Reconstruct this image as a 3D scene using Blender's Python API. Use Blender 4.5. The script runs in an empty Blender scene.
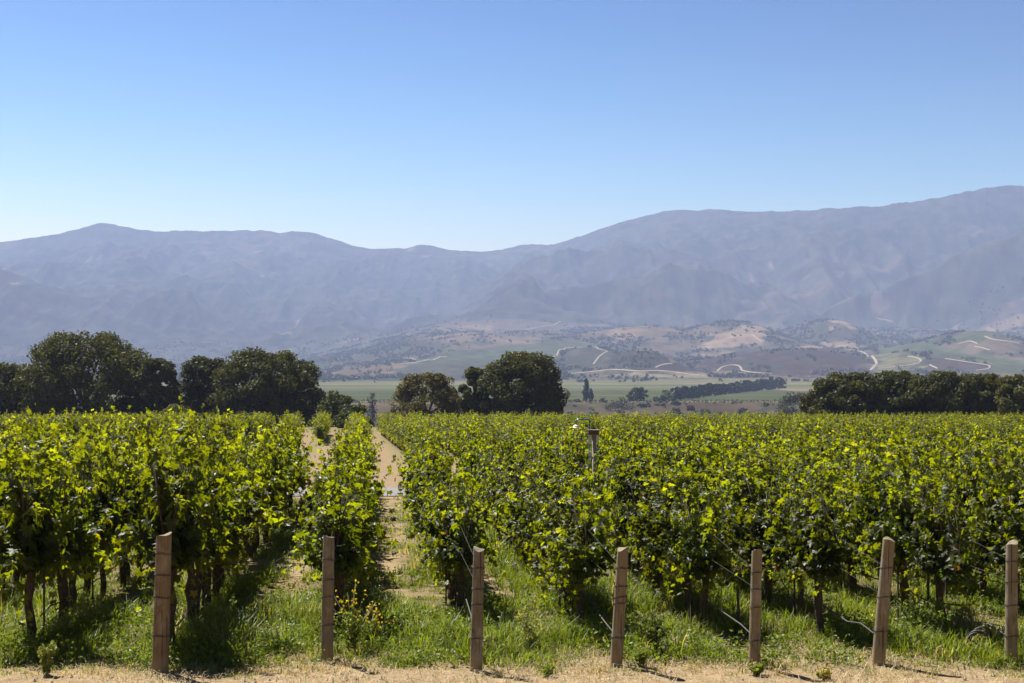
import bpy, math, random
import numpy as np
from mathutils import Vector, Matrix, Euler

R = math.radians
scene = bpy.context.scene
COL = scene.collection
rng = np.random.default_rng(7)
random.seed(7)

# ------------------------------------------------------------------ camera, sky, sun, exposure
F = 50.0 / 36.0 * 1024            # focal length in pixels (1422)
EYE = 3.13
HOR = 370.0                       # picture row of the true horizon
cam_d = bpy.data.cameras.new('camera')
cam = bpy.data.objects.new('camera', cam_d)
COL.objects.link(cam)
cam.location = (0, 0, EYE)
cam.rotation_euler = (R(90), 0, 0)
cam_d.lens = 50
cam_d.sensor_width = 36
cam_d.shift_y = (HOR - 341.5) / 1024
cam_d.clip_start = 0.1
cam_d.clip_end = 60000
scene.camera = cam

SUN_EL, SUN_AZ = 57.0, -39.0      # azimuth from +Y, negative to the left
world = bpy.data.worlds.new('World')
scene.world = world
world.use_nodes = True
wn = world.node_tree
bg = wn.nodes['Background']
sky = wn.nodes.new('ShaderNodeTexSky')
sky.sky_type = 'NISHITA'
sky.sun_disc = False
sky.sun_elevation = R(SUN_EL)
sky.sun_rotation = R(SUN_AZ % 360)
sky.altitude = 100
sky.air_density = 1.0
sky.dust_density = 0.3
sky.ozone_density = 4.0
# clear dry-air sky: deeper blue overhead, pale towards the horizon
def wmul(src, c):
    n = wn.nodes.new('ShaderNodeMix'); n.data_type = 'RGBA'; n.blend_type = 'MULTIPLY'; n.inputs[0].default_value = 1
    wn.links.new(src, n.inputs[6]); n.inputs[7].default_value = (*c, 1)
    return n.outputs[2]
spl = wn.nodes.new('ShaderNodeSeparateColor'); cmb = wn.nodes.new('ShaderNodeCombineColor')
wn.links.new(wmul(sky.outputs[0], (0.1, 0.1, 0.1)), spl.inputs[0])
for k, pw in enumerate((3.7, 3.0, 2.7)):
    mt = wn.nodes.new('ShaderNodeMath'); mt.operation = 'POWER'; mt.inputs[1].default_value = pw
    wn.links.new(spl.outputs[k], mt.inputs[0]); wn.links.new(mt.outputs[0], cmb.inputs[k])
wn.links.new(wmul(cmb.outputs[0], (94.0, 23.8, 11.0)), bg.inputs[0])
bg.inputs[1].default_value = 0.078

sd = bpy.data.lights.new('sun', 'SUN')
sd.energy = 5.0
sd.angle = R(0.5)
sd.color = (1.0, 0.945, 0.86)
sun = bpy.data.objects.new('sun', sd)
COL.objects.link(sun)
sv = Vector((math.sin(R(SUN_AZ)) * math.cos(R(SUN_EL)), math.cos(R(SUN_AZ)) * math.cos(R(SUN_EL)), math.sin(R(SUN_EL))))
sun.rotation_euler = sv.to_track_quat('Z', 'Y').to_euler()
sun.location = (-40, 60, 120)

scene.view_settings.view_transform = 'Standard'
scene.view_settings.look = 'None'
scene.view_settings.gamma = 1
scene.view_settings.use_curve_mapping = False
scene.view_settings.exposure = 1.4

scene.render.engine = 'CYCLES'
cy = scene.cycles
cy.max_bounces = 6
cy.diffuse_bounces = 2
cy.glossy_bounces = 2
cy.transmission_bounces = 4
cy.transparent_max_bounces = 8
cy.volume_bounces = 1
cy.use_denoising = True
cy.sample_clamp_indirect = 6

HAZE_DENSITY = 1.1e-4
HAZE_COLOR = (0.41, 0.52, 0.81)
HAZE_G = 0.0

# ------------------------------------------------------------------ helpers
def tag(o, label=None, cat=None, group=None, kind=None):
    if label: o['label'] = label
    if cat: o['category'] = cat
    if group: o['group'] = group
    if kind: o['kind'] = kind
    return o

def empty(name, loc, rz=0.0):
    o = bpy.data.objects.new(name, None)
    o.empty_display_size = 0.2
    o.location = loc
    o.rotation_euler = (0, 0, rz)
    COL.objects.link(o)
    return o

def link(name, me, parent=None, mat=None):
    o = bpy.data.objects.new(name, me)
    if mat is not None and not me.materials:
        me.materials.append(mat)
    COL.objects.link(o)
    if parent is not None:
        o.parent = parent
    return o

def np_mesh(name, V, faces, col=None, smooth=False):
    """faces: int array (n,k). col: per-vertex rgb."""
    V = np.asarray(V, np.float32)
    faces = np.asarray(faces, np.int32)
    n, k = faces.shape
    me = bpy.data.meshes.new(name)
    me.vertices.add(len(V))
    me.vertices.foreach_set('co', V.ravel())
    me.loops.add(n * k)
    me.loops.foreach_set('vertex_index', faces.ravel())
    me.polygons.add(n)
    me.polygons.foreach_set('loop_start', np.arange(0, n * k, k, dtype=np.int32))
    me.polygons.foreach_set('loop_total', np.full(n, k, np.int32))
    me.polygons.foreach_set('use_smooth', np.full(n, smooth, bool))
    if col is not None:
        a = me.color_attributes.new('col', 'FLOAT_COLOR', 'POINT')
        c = np.ones((len(V), 4), np.float32)
        c[:, :3] = col
        a.data.foreach_set('color', c.ravel())
    me.update(calc_edges=True)
    me.validate()
    return me

def tube_geo(pts, rad, sides=6, cap=True):
    pts = [Vector(p) for p in pts]
    if not hasattr(rad, '__len__'): rad = [rad] * len(pts)
    V, Fq = [], []
    ref = Vector((0, 0, 1))
    for i, p in enumerate(pts):
        d = (pts[min(i + 1, len(pts) - 1)] - pts[max(i - 1, 0)]).normalized()
        r0 = ref if abs(d.dot(ref)) < 0.95 else Vector((1, 0, 0))
        a = d.cross(r0).normalized(); b = d.cross(a).normalized()
        for k in range(sides):
            t = 2 * math.pi * k / sides
            V.append(p + (a * math.cos(t) + b * math.sin(t)) * rad[i])
    for i in range(len(pts) - 1):
        for k in range(sides):
            k2 = (k + 1) % sides
            Fq.append((i * sides + k, i * sides + k2, (i + 1) * sides + k2, (i + 1) * sides + k))
    if cap:
        for i in (0, len(pts) - 1):
            V.append(pts[i]); c = len(V) - 1
            for k in range(0, sides):
                k2 = (k + 1) % sides
                Fq.append((i * sides + k, i * sides + k2, c, c))
    return V, Fq

def geo_mesh(name, geos, smooth=True):
    V, Fs = [], []
    for v, f in geos:
        o = len(V)
        V += [tuple(p) for p in v]
        for q in f:
            q = [i + o for i in q]
            if q[2] == q[3]: q = q[:3]
            Fs.append(q)
    me = bpy.data.meshes.new(name)
    me.from_pydata(V, [], Fs)
    me.polygons.foreach_set('use_smooth', [smooth] * len(me.polygons))
    me.update()
    return me

def box_geo(c, s, rz=0.0):
    m = Matrix.Translation(c) @ Matrix.Rotation(rz, 4, 'Z')
    V = [m @ Vector((x * s[0] / 2, y * s[1] / 2, z * s[2] / 2)) for x in (-1, 1) for y in (-1, 1) for z in (-1, 1)]
    return V, [(0, 1, 3, 2), (4, 6, 7, 5), (0, 4, 5, 1), (2, 3, 7, 6), (0, 2, 6, 4), (1, 5, 7, 3)]

_perm = np.random.default_rng(3).random((256, 256))
def sstep(a, b, x):
    t = np.clip((x - a) / (b - a), 0, 1)
    return t * t * (3 - 2 * t)
def vnoise(x, y):
    xi = np.floor(x).astype(int); yi = np.floor(y).astype(int)
    fx = x - xi; fy = y - yi
    fx = fx * fx * fx * (fx * (fx * 6 - 15) + 10); fy = fy * fy * fy * (fy * (fy * 6 - 15) + 10)
    a = _perm[xi % 256, yi % 256]; b = _perm[(xi + 1) % 256, yi % 256]
    c = _perm[xi % 256, (yi + 1) % 256]; d = _perm[(xi + 1) % 256, (yi + 1) % 256]
    return (a * (1 - fx) + b * fx) * (1 - fy) + (c * (1 - fx) + d * fx) * fy
def fbm(x, y, octv=5, gain=0.5):
    s = 0; a = 1; t = 0
    for i in range(octv):
        s = s + a * vnoise(x * 2 ** i + 17.3 * i, y * 2 ** i + 9.1 * i); t += a; a *= gain
    return s / t
def ridged(x, y, octv=5, gain=0.5):
    s = 0; a = 1; t = 0
    for i in range(octv):
        s = s + a * (1 - abs(2 * vnoise(x * 2 ** i + 31.7 * i, y * 2 ** i + 5.3 * i) - 1)); t += a; a *= gain
    return s / t
def sstep(a, b, x):
    t = np.clip((x - a) / (b - a), 0, 1)
    return t * t * (3 - 2 * t)

# ------------------------------------------------------------------ materials
def new_mat(name):
    m = bpy.data.materials.new(name)
    m.use_nodes = True
    nt = m.node_tree
    p = nt.nodes['Principled BSDF']
    return m, nt, p
def N(nt, t, **kw):
    n = nt.nodes.new(t)
    for k, v in kw.items():
        setattr(n, k, v)
    return n
def mixc(nt, fac, a, b, blend='MIX'):
    n = N(nt, 'ShaderNodeMix', data_type='RGBA', blend_type=blend)
    for sock, v in ((n.inputs[0], fac), (n.inputs[6], a), (n.inputs[7], b)):
        if hasattr(v, 'is_linked'): nt.links.new(v, sock)
        elif isinstance(v, (int, float)): sock.default_value = v
        else: sock.default_value = (*v, 1)
    return n.outputs[2]
def noise(nt, scale, detail=4, rough=0.55, vec=None, dist=0.0):
    n = N(nt, 'ShaderNodeTexNoise')
    n.inputs['Scale'].default_value = scale
    n.inputs['Detail'].default_value = detail
    n.inputs['Roughness'].default_value = rough
    n.inputs['Distortion'].default_value = dist
    if vec is not None: nt.links.new(vec, n.inputs['Vector'])
    return n.outputs[0]
def ramp(nt, src, a, b):
    n = N(nt, 'ShaderNodeMapRange')
    n.inputs[1].default_value = a; n.inputs[2].default_value = b
    nt.links.new(src, n.inputs[0])
    return n.outputs[0]
def coords(nt, scale=(1, 1, 1)):
    t = N(nt, 'ShaderNodeTexCoord')
    m = N(nt, 'ShaderNodeMapping')
    m.inputs['Scale'].default_value = scale
    nt.links.new(t.outputs['Object'], m.inputs[0])
    return m.outputs[0]
def bump(nt, p, h, strength, dist):
    b = N(nt, 'ShaderNodeBump')
    b.inputs['Strength'].default_value = strength
    b.inputs['Distance'].default_value = dist
    nt.links.new(h, b.inputs['Height'])
    nt.links.new(b.outputs[0], p.inputs['Normal'])

def leaf_mat(name, trans_mul, mix, rough=0.45, spec=0.4, var=0.0):
    """colour from the mesh's own 'col' attribute; light also shines through"""
    m, nt, p = new_mat(name)
    a = N(nt, 'ShaderNodeVertexColor'); a.layer_name = 'col'
    c = a.outputs[0]
    if var:
        oi = N(nt, 'ShaderNodeObjectInfo')
        hs = N(nt, 'ShaderNodeHueSaturation')
        nt.links.new(c, hs.inputs['Color'])
        nt.links.new(ramp(nt, oi.outputs['Random'], -10, 10), hs.inputs['Fac']) if False else None
        mr = N(nt, 'ShaderNodeMapRange'); mr.inputs[3].default_value = 1 - var; mr.inputs[4].default_value = 1 + var
        nt.links.new(oi.outputs['Random'], mr.inputs[0]); nt.links.new(mr.outputs[0], hs.inputs['Value'])
        c = hs.outputs[0]
    nt.links.new(c, p.inputs['Base Color'])
    p.inputs['Roughness'].default_value = rough
    p.inputs['Specular IOR Level'].default_value = spec
    t = N(nt, 'ShaderNodeBsdfTranslucent')
    nt.links.new(mixc(nt, 1.0, c, trans_mul, 'MULTIPLY'), t.inputs[0])
    mx = N(nt, 'ShaderNodeMixShader'); mx.inputs[0].default_value = mix
    nt.links.new(p.outputs[0], mx.inputs[1]); nt.links.new(t.outputs[0], mx.inputs[2])
    nt.links.new(mx.outputs[0], nt.nodes['Material Output'].inputs[0])
    return m

M = {}
M['leaf'] = leaf_mat('vine_leaf', (5.7, 4.95, 0.4), 0.5, 0.45, 0.25, var=0.28)
M['grass'] = leaf_mat('grass_blade', (2.0, 1.9, 0.9), 0.4, 0.5, 0.3)
M['weed'] = leaf_mat('weed_leaf', (1.8, 1.8, 0.9), 0.35, 0.5, 0.3)
M['straw'] = leaf_mat('straw', (1.0, 0.95, 0.8), 0.15, 0.7, 0.2)
M['oak'] = leaf_mat('oak_leaf', (2.2, 2.0, 0.7), 0.3, 0.55, 0.15, var=0.12)
M['far_leaf'] = leaf_mat('far_tree_leaf', (1.4, 1.4, 0.8), 0.2, 0.6, 0.2)

m, nt, p = new_mat('vine_bark')
v = coords(nt, (1, 1, 0.25))
nt.links.new(mixc(nt, ramp(nt, noise(nt, 40, 5, 0.7, v), 0.35, 0.65), (0.018, 0.013, 0.009), (0.075, 0.052, 0.034)), p.inputs['Base Color'])
p.inputs['Roughness'].default_value = 0.95
bump(nt, p, noise(nt, 60, 4, 0.6, v), 0.8, 0.01)
M['bark'] = m

m, nt, p = new_mat('oak_bark')
v = coords(nt, (1, 1, 0.3))
nt.links.new(mixc(nt, noise(nt, 3, 5, 0.7, v), (0.04, 0.032, 0.025), (0.14, 0.115, 0.09)), p.inputs['Base Color'])
p.inputs['Roughness'].default_value = 0.95
M['oak_bark'] = m

def wood(name, c0, c1, c2):
    m, nt, p = new_mat(name)
    def coords(nt, scale):
        t = N(nt, 'ShaderNodeTexCoord'); oi = N(nt, 'ShaderNodeObjectInfo')
        ml = N(nt, 'ShaderNodeMath', operation='MULTIPLY'); ml.inputs[1].default_value = 37.0
        nt.links.new(oi.outputs['Random'], ml.inputs[0])
        ad = N(nt, 'ShaderNodeVectorMath', operation='ADD')
        nt.links.new(t.outputs['Object'], ad.inputs[0]); nt.links.new(ml.outputs[0], ad.inputs[1])
        mp = N(nt, 'ShaderNodeMapping'); mp.inputs['Scale'].default_value = scale
        nt.links.new(ad.outputs[0], mp.inputs[0])
        return mp.outputs[0]
    v = coords(nt, (1, 1, 0.06))
    g = noise(nt, 55, 6, 0.65, v, 0.3)
    g2 = noise(nt, 9, 4, 0.6, coords(nt, (1, 1, 0.35)))
    crack = ramp(nt, noise(nt, 32, 3, 0.5, coords(nt, (1, 1, 0.025)), 0.2), 0.63, 0.68)
    c = mixc(nt, ramp(nt, g, 0.32, 0.68), c0, c1)
    c = mixc(nt, ramp(nt, g2, 0.42, 0.7), c, c2)
    c = mixc(nt, ramp(nt, noise(nt, 5, 5, 0.7, coords(nt, (1, 1, 0.5)), 0.6), 0.5, 0.68), c, (0.23, 0.2, 0.155))
    c = mixc(nt, ramp(nt, noise(nt, 14, 3, 0.6, coords(nt, (1, 1, 0.3)), 0.4), 0.6, 0.72), c, mixc(nt, 1.0, c, (0.5, 0.46, 0.42), 'MULTIPLY'))
    c = mixc(nt, crack, c, (0.05, 0.032, 0.02))
    # soil splash on the foot
    tc = N(nt, 'ShaderNodeTexCoord'); sx = N(nt, 'ShaderNodeSeparateXYZ'); nt.links.new(tc.outputs['Object'], sx.inputs[0])
    c = mixc(nt, ramp(nt, sx.outputs[2], 0.22, 0.0), c, (0.30, 0.20, 0.11))
    nt.links.new(c, p.inputs['Base Color'])
    p.inputs['Roughness'].default_value = 0.85
    bump(nt, p, g, 0.5, 0.006)
    return m
M['wood_red'] = wood('post_wood_reddish', (0.08, 0.052, 0.025), (0.2, 0.142, 0.07), (0.15, 0.106, 0.054))
M['wood_grey'] = wood('post_wood_grey', (0.08, 0.066, 0.04), (0.175, 0.145, 0.088), (0.13, 0.11, 0.07))
M['wood_tan'] = wood('post_wood_tan', (0.085, 0.064, 0.032), (0.23, 0.182, 0.1), (0.165, 0.132, 0.075))

def plain(name, c, rough=0.6, metal=0.0, var=0.25, sc=20):
    m, nt, p = new_mat(name)
    d = tuple(x * (1 - var) for x in c)
    nt.links.new(mixc(nt, noise(nt, sc, 4, 0.6, coords(nt)), d, c), p.inputs['Base Color'])
    p.inputs['Roughness'].default_value = rough
    p.inputs['Metallic'].default_value = metal
    return m
M['wire_dark'] = plain('rusty_wire', (0.05, 0.035, 0.028), 0.6, 0.4)
M['wire'] = plain('galvanised_wire', (0.03, 0.028, 0.025), 0.8, 0.0)
M['hose'] = plain('drip_hose', (0.03, 0.03, 0.031), 0.6)
M['hose_sunlit'] = plain('sunlit_hose', (0.05, 0.049, 0.046), 0.8)  # sun reflecting off the hose, painted in as a paler base colour
M['stake'] = plain('rusty_stake', (0.06, 0.042, 0.032), 0.7, 0.3)
M['white'] = plain('white_plastic', (0.78, 0.78, 0.75), 0.5, 0, 0.08)
M['cream'] = plain('cream_enamel', (0.75, 0.68, 0.48), 0.35, 0, 0.06)
M['teal'] = plain('green_painted_pipe', (0.03, 0.16, 0.13), 0.35, 0, 0.2)
M['brownbox'] = plain('brown_board', (0.13, 0.075, 0.055), 0.7, 0)
M['greypost'] = plain('grey_wood', (0.33, 0.27, 0.23), 0.8, 0)
M['flower'] = plain('yellow_petal', (0.75, 0.55, 0.03), 0.6, 0, 0.1)
M['stone'] = plain('pale_stone', (0.42, 0.36, 0.28), 0.9, 0, 0.4)

m, nt, p = new_mat('vineyard_soil')
a = N(nt, 'ShaderNodeVertexColor'); a.layer_name = 'col'
v = coords(nt)
c = mixc(nt, ramp(nt, noise(nt, 0.9, 6, 0.6, v), 0.3, 0.7), a.outputs[0], (1.12, 1.08, 1.0), 'MULTIPLY')
c = mixc(nt, ramp(nt, noise(nt, 7, 6, 0.65, v), 0.35, 0.65), mixc(nt, 1.0, c, (0.70, 0.66, 0.6), 'MULTIPLY'), c)
c = mixc(nt, ramp(nt, noise(nt, 60, 3, 0.6, v), 0.42, 0.62), mixc(nt, 1.0, c, (0.66, 0.62, 0.56), 'MULTIPLY'), c)
c = mixc(nt, ramp(nt, noise(nt, 2.3, 5, 0.7, v), 0.60, 0.74), c, mixc(nt, 1.0, c, (0.72, 0.60, 0.46), 'MULTIPLY'))
nt.links.new(c, p.inputs['Base Color'])
p.inputs['Roughness'].default_value = 0.95
p.inputs['Specular IOR Level'].default_value = 0.15
bump(nt, p, noise(nt, 25, 6, 0.7, v), 0.6, 0.05)
M['soil'] = m

m, nt, p = new_mat('land_cover')
a = N(nt, 'ShaderNodeVertexColor'); a.layer_name = 'col'
v = coords(nt)
c = mixc(nt, ramp(nt, noise(nt, 0.025, 6, 0.65, v), 0.36, 0.64), mixc(nt, 1.0, a.outputs[0], (0.72, 0.72, 0.7), 'MULTIPLY'), a.outputs[0])
nt.links.new(c, p.inputs['Base Color'])
p.inputs['Roughness'].default_value = 1.0
p.inputs['Specular IOR Level'].default_value = 0.0
M['land'] = m

m, nt, p = new_mat('dirt_track')
nt.links.new(mixc(nt, noise(nt, 0.05, 5, 0.6, coords(nt)), (0.18, 0.145, 0.098), (0.25, 0.202, 0.14)), p.inputs['Base Color'])
p.inputs['Roughness'].default_value = 1.0
M['track'] = m
m, nt, p = new_mat('gravel_road')
v = coords(nt)
c = mixc(nt, ramp(nt, noise(nt, 0.8, 5, 0.6, v), 0.3, 0.7), (0.16, 0.158, 0.155), (0.25, 0.243, 0.235))
c = mixc(nt, ramp(nt, noise(nt, 40, 3, 0.6, v), 0.4, 0.6), mixc(nt, 1.0, c, (0.7, 0.7, 0.7), 'MULTIPLY'), c)
nt.links.new(c, p.inputs['Base Color'])
p.inputs['Roughness'].default_value = 0.9
p.inputs['Specular IOR Level'].default_value = 0.0
M['road'] = m

# ------------------------------------------------------------------ terrain
SLOPE = 0.0246
SKY_PX = [(-700, 262), (-400, 240), (-200, 250), (-60, 246), (0, 242), (30, 238), (60, 233), (85, 227), (100, 223), (112, 224), (125, 226), (140, 229.5), (165, 231),
          (185, 230), (210, 232), (235, 231), (262, 230), (280, 233), (297, 231), (315, 233.5), (340, 241), (355, 246), (375, 249),
          (395, 248.5), (408, 248), (420, 244.5), (432, 247), (450, 249.5), (470, 251.5), (490, 251), (510, 247), (530, 244), (548, 245), (567, 241), (590, 232),
          (615, 224), (640, 217), (665, 211), (682, 209), (700, 210.5), (718, 209), (745, 211.5), (790, 210.5), (840, 208), (858, 206.5), (870, 207), (900, 203),
          (930, 199), (960, 193), (985, 188), (1010, 185.5), (1024, 186), (1100, 190), (1300, 200), (1700, 220)]
SU = np.array([(a - 512) / F for a, b in SKY_PX]); SVv = np.array([(HOR - b) / F for a, b in SKY_PX])
def ridge_y(u): return 9600.0 - 2100.0 * sstep(-0.05, 0.30, np.asarray(u, float))
def ridge_h(u):
    k = 0
    for du in (-0.002, 0, 0.002): k = k + np.interp(u + du, SU, SVv)
    return k / 3 * ridge_y(u) + EYE
# front spurs of the range: (depth, [(px,py)...])
SPURS = [(6500., [(-700, 300), (-200, 262), (-60, 262), (0, 268), (40, 283), (80, 300), (120, 318), (165, 338), (220, 362), (2000, 420)], 0.42),
         (6300., [(-700, 400), (250, 400), (330, 352), (411, 325), (460, 312), (508, 302), (560, 290), (610, 281), (671, 266), (720, 277), (770, 297), (830, 318), (900, 345), (2000, 420)], 0.5),
         (5950., [(-700, 420), (700, 380), (780, 340), (840, 308), (880, 288), (930, 266), (980, 243), (1024, 224), (1120, 212), (1300, 230), (1700, 300)], 0.62),
         (8100., [(-700, 300), (60, 310), (130, 292), (190, 268), (235, 262), (300, 285), (380, 315), (470, 335), (2000, 420)], 0.5)]
BUMPS = [  # px, py of the top, depth, half width px, half depth m
    (640, 350, 2900, 46, 260), (590, 346, 3150, 44, 260), (790, 349, 3050, 95, 330), (935, 352, 2900, 80, 300),
    (480, 361, 3000, 70, 300), (400, 358, 3300, 90, 400), (470, 334, 4300, 120, 500), (735, 322, 4300, 60, 450),
    (830, 318, 4500, 40, 400), (985, 334, 3400, 60, 350), (1100, 330, 3300, 80, 350), (300, 352, 3900, 90, 400),
    (640, 330, 4200, 70, 400), (550, 345, 3700, 60, 300), (250, 372, 2900, 80, 300), (80, 360, 3600, 120, 400), (-80, 355, 3400, 120, 400)]
FY = np.array([2150, 2350, 2700, 3200, 4000, 5000, 5600, 6200.])
FZ = np.array([-19, -16, -6, 16, 62, 128, 170, 215.])
def H(x, y):
    x = np.asarray(x, float); y = np.asarray(y, float)
    x, y = np.broadcast_arrays(x, y)
    near = -SLOPE * (np.clip(y, -5, 240) - 15)
    d1 = sstep(170, 480, y) * -20.0
    z = near + d1
    z = z + (-27.5 - z) * sstep(430, 560, y)
    bank = 890 + 25 * (fbm(x / 130, y * 0 + 2.5, 3) - 0.5) * 2
    z = z + 8.1 * sstep(bank, bank + 70, y)
    # mountains and foothills
    u = x / np.maximum(y, 1)
    far = y > 2000
    if far.any():
        xs, ys, us = x[far], y[far], u[far]
        base = np.interp(ys, FY, FZ)
        lf = 0.33 + 0.67 * sstep(-.17, -.03, us)
        base = np.where(base > -19, -19 + (base + 19) * lf, base)
        roll = (fbm(xs / 520, ys / 520, 5) - 0.5) * 2
        g = np.zeros_like(ys)
        for bx, by, bd, hw, hd in BUMPS:
            cx = (bx - 512) / F * bd
            tz = EYE + (HOR - by) / F * bd
            b0 = np.interp(bd, FY, FZ)
            q = ((xs - cx) / (hw / F * bd)) ** 2 + ((ys - bd) / hd) ** 2
            g = np.maximum(g, max(tz - b0, 4) * np.exp(-q * 1.1))
        amp = np.interp(ys, [2200, 2700, 3600, 5600], [0, 6, 24, 40])
        zf = base + roll * amp * (.5 + .5 * lf) + g * np.where(us < -.12, .6, 1)
        # range
        zr = ridge_h(us) + (fbm(us * 160, us * 0 + 4.2, 4) - .5) * 16
        RY = ridge_y(us); t = np.clip((ys - 5300) / (RY - 5300), 0, 1)
        rn = ridged(xs / 1500 + 5.45, ys / 2600 + 2.2, 5) - 0.62
        z0 = 150 * lf; zm = z0 + (zr - z0) * (0.55 * t + 0.45 * t ** 2) + rn * 1250 * (t * (1 - t)) ** 0.8 * np.clip((zr - 300) / 500, .4, 1.2)
        zm = zm + (fbm(xs / 260, ys / 260, 4) - 0.5) * 70 * sstep(0.02, 0.3, t) * (1 - 0.8 * sstep(0.85, 1, t))
        gul = (ridged(xs / 430 + 2.2, ys / 1500 + .4, 4) - .62) * 165 + (ridged(xs / 170 + 7, ys / 600, 3) - .6) * 60
        gul = gul * sstep(0.03, 0.25, t) * (1 - sstep(.72, .97, t))
        zm = zm + gul
        back = np.clip((ys - RY) / 2500, 0, 1)
        zm = np.where(ys > RY, zr * (1 - 0.55 * back), zm)
        for sy, pl, sl in SPURS:
            su = np.array([(a - 512) / F for a, b in pl]); sz = np.array([EYE + (HOR - b) / F * sy for a, b in pl])
            warp = ys + (fbm(xs / 900, ys / 900 + sy, 3) - 0.5) * 500
            top = np.interp(us, su, sz) + gul * .3
            hh = top - sl * np.abs(warp - sy) + (fbm(xs / 240, ys / 240 + 7, 4) - 0.5) * 60 + gul * .75 * sstep(0, 500, np.abs(warp - sy))
            zm = np.where(ys < RY - 150, np.maximum(zm, hh), zm)
        k = sstep(5200, 5800, ys)
        zz = np.maximum(zf * (1 - k) + k * (-500), zm * k + (1 - k) * zf) if False else zf * (1 - k) + np.maximum(zm, zf) * k
        zz = np.where(ys > 8000, zm, zz)
        kk = sstep(2000, 2300, ys)
        z = z.copy()
        z[far] = z[far] * (1 - kk) + zz * kk
    return z

def march(px, py, y0=150., y1=9500.):
    """where the sight line through a picture point meets the land"""
    u = (px - 512) / F; vv = (HOR - py) / F
    Y = np.geomspace(y0, y1, 2500)
    d = H(u * Y, Y) - (EYE + vv * Y)
    i = np.argmax(d > 0)
    if d[i] <= 0: i = len(Y) - 1
    return u * Y[i], Y[i]

def ground_at(x, y):
    return float(H(np.array([x]), np.array([y]))[0])

def inside(xs, ys, poly):
    r = np.zeros(xs.shape, bool)
    n = len(poly)
    for i in range(n):
        x0, y0 = poly[i]; x1, y1 = poly[(i + 1) % n]
        if y0 == y1: continue
        c = ((y0 > ys) != (y1 > ys)) & (xs < (x1 - x0) * (ys - y0) / (y1 - y0) + x0)
        r ^= c
    return r

ROWTAN = 0.0963                   # rows run slightly to the left of the view
# near ground: vineyard plateau -----------------------------------------
gx = np.concatenate([np.arange(-170, -24, 2.0), np.arange(-24, 24, 0.2), np.arange(24, 170.1, 2.0)])
gy = np.concatenate([np.arange(-40, 11, 3.0), np.arange(11, 50, 0.2), np.arange(50, 241, 2.0)])
gy[-1] = 240
GX, GY = np.meshgrid(gx, gy)
GZ = H(GX, GY)
def soil_relief(x, y):
    k = sstep(10, 12, y) * (1 - sstep(40, 44, y))
    return ((fbm(x / 1.6, y / 1.6, 4) - 0.5) * 0.12 + (fbm(x / 0.42 + 5, y / 0.42, 3) - 0.5) * 0.07) * k
relief = soil_relief(GX, GY)
def gz(x, y):
    x = np.asarray(x, float); y = np.asarray(y, float)
    return H(x, y) + soil_relief(x, y)
ALLEY_C = -1.17                   # the bare alley, row coordinate
def green_amount(x, y):
    """1 where weeds grow, 0 on bare soil"""
    r = x + ROWTAN * (y - 15)
    edge = 15.12 + (fbm(x * 0.9, y * 0 + 3, 4) - 0.5) * 1.9
    g = sstep(edge - 0.7, edge + 0.9, y)
    wob = (fbm(x * 0.6 + 9, y * 0.6, 3) - 0.5) * 0.5
    bare = np.exp(-((r - ALLEY_C + wob * 0.9) / 0.34) ** 2) * (0.35 + 0.65 * sstep(.38, .52, fbm(x * 1.3 + 70, y * .8, 3))) * sstep(19.0, 23, y)
    bare2 = np.exp(-((r - 0.30 + wob * 0.4) / 0.22) ** 2) * sstep(19, 21, y) * (1 - sstep(23, 26, y)) * 0.9
    bare3 = np.exp(-((r + 2.7 + wob * 0.4) / 0.28) ** 2) * sstep(19, 22, y) * 0.85
    g = g * (1 - np.clip(bare * 1.1, 0, 1)) * (1 - bare2) * (1 - bare3)
    g = g * (0.6 + 0.4 * sstep(0.34, 0.5, fbm(x * 0.5 + 3, y * 0.5 + 8, 4)))
    return g * (1 - sstep(40, 42.5, y))
gr = green_amount(GX, GY)[..., None]
soil = np.array([0.335, 0.26, 0.16]); red = np.array([0.23, 0.148, 0.084]); green = np.array([0.06, 0.072, 0.022])
mixr = sstep(0.45, 0.65, fbm(GX / 3 + 4, GY / 3, 4))[..., None] * (sstep(16, 19, GY)[..., None])
strawy = sstep(.46, .6, fbm(GX * 1.1, GY * 1.1 + 50, 3))[..., None]
soil = soil * (1 - .35 * strawy) + np.array([0.38, 0.30, 0.18]) * .35 * strawy
gc = soil * (1 - 0.55 * mixr) + red * 0.55 * mixr
gc = gc * (1 - 0.7 * gr) + green * 0.7 * gr
hf = sstep(43, 50, GY)[..., None]
r2 = GX + 0.118 * (GY - 60) + 3.6
gc = gc * (1 - hf) + np.array([0.27, 0.205, 0.13]) * hf
st = (np.clip(np.cos((r2 + .35) * 2 * math.pi / 2.6), 0, 1) * sstep(56, 60, GY) * 0.55)[..., None]
gc = gc * (1 - st) + np.array([0.16, 0.17, 0.07]) * st
farg = sstep(128, 150, GY)[..., None]
gc = gc * (1 - farg) + np.array([0.20, 0.17, 0.09]) * farg

def grid_obj(name, X, Y, Z, C, mat, parent=None):
    ny, nx = X.shape
    V = np.stack([X, Y, Z], -1).reshape(-1, 3)
    i = np.arange(ny - 1)[:, None] * nx + np.arange(nx - 1)[None, :]
    Fq = np.stack([i, i + 1, i + nx + 1, i + nx], -1).reshape(-1, 4)
    me = np_mesh(name, V, Fq, C.reshape(-1, 3), smooth=True)
    return link(name, me, parent, mat)
o = grid_obj('ground', GX, GY, GZ + relief, gc, M['soil']); tag(o, kind='structure')

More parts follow.
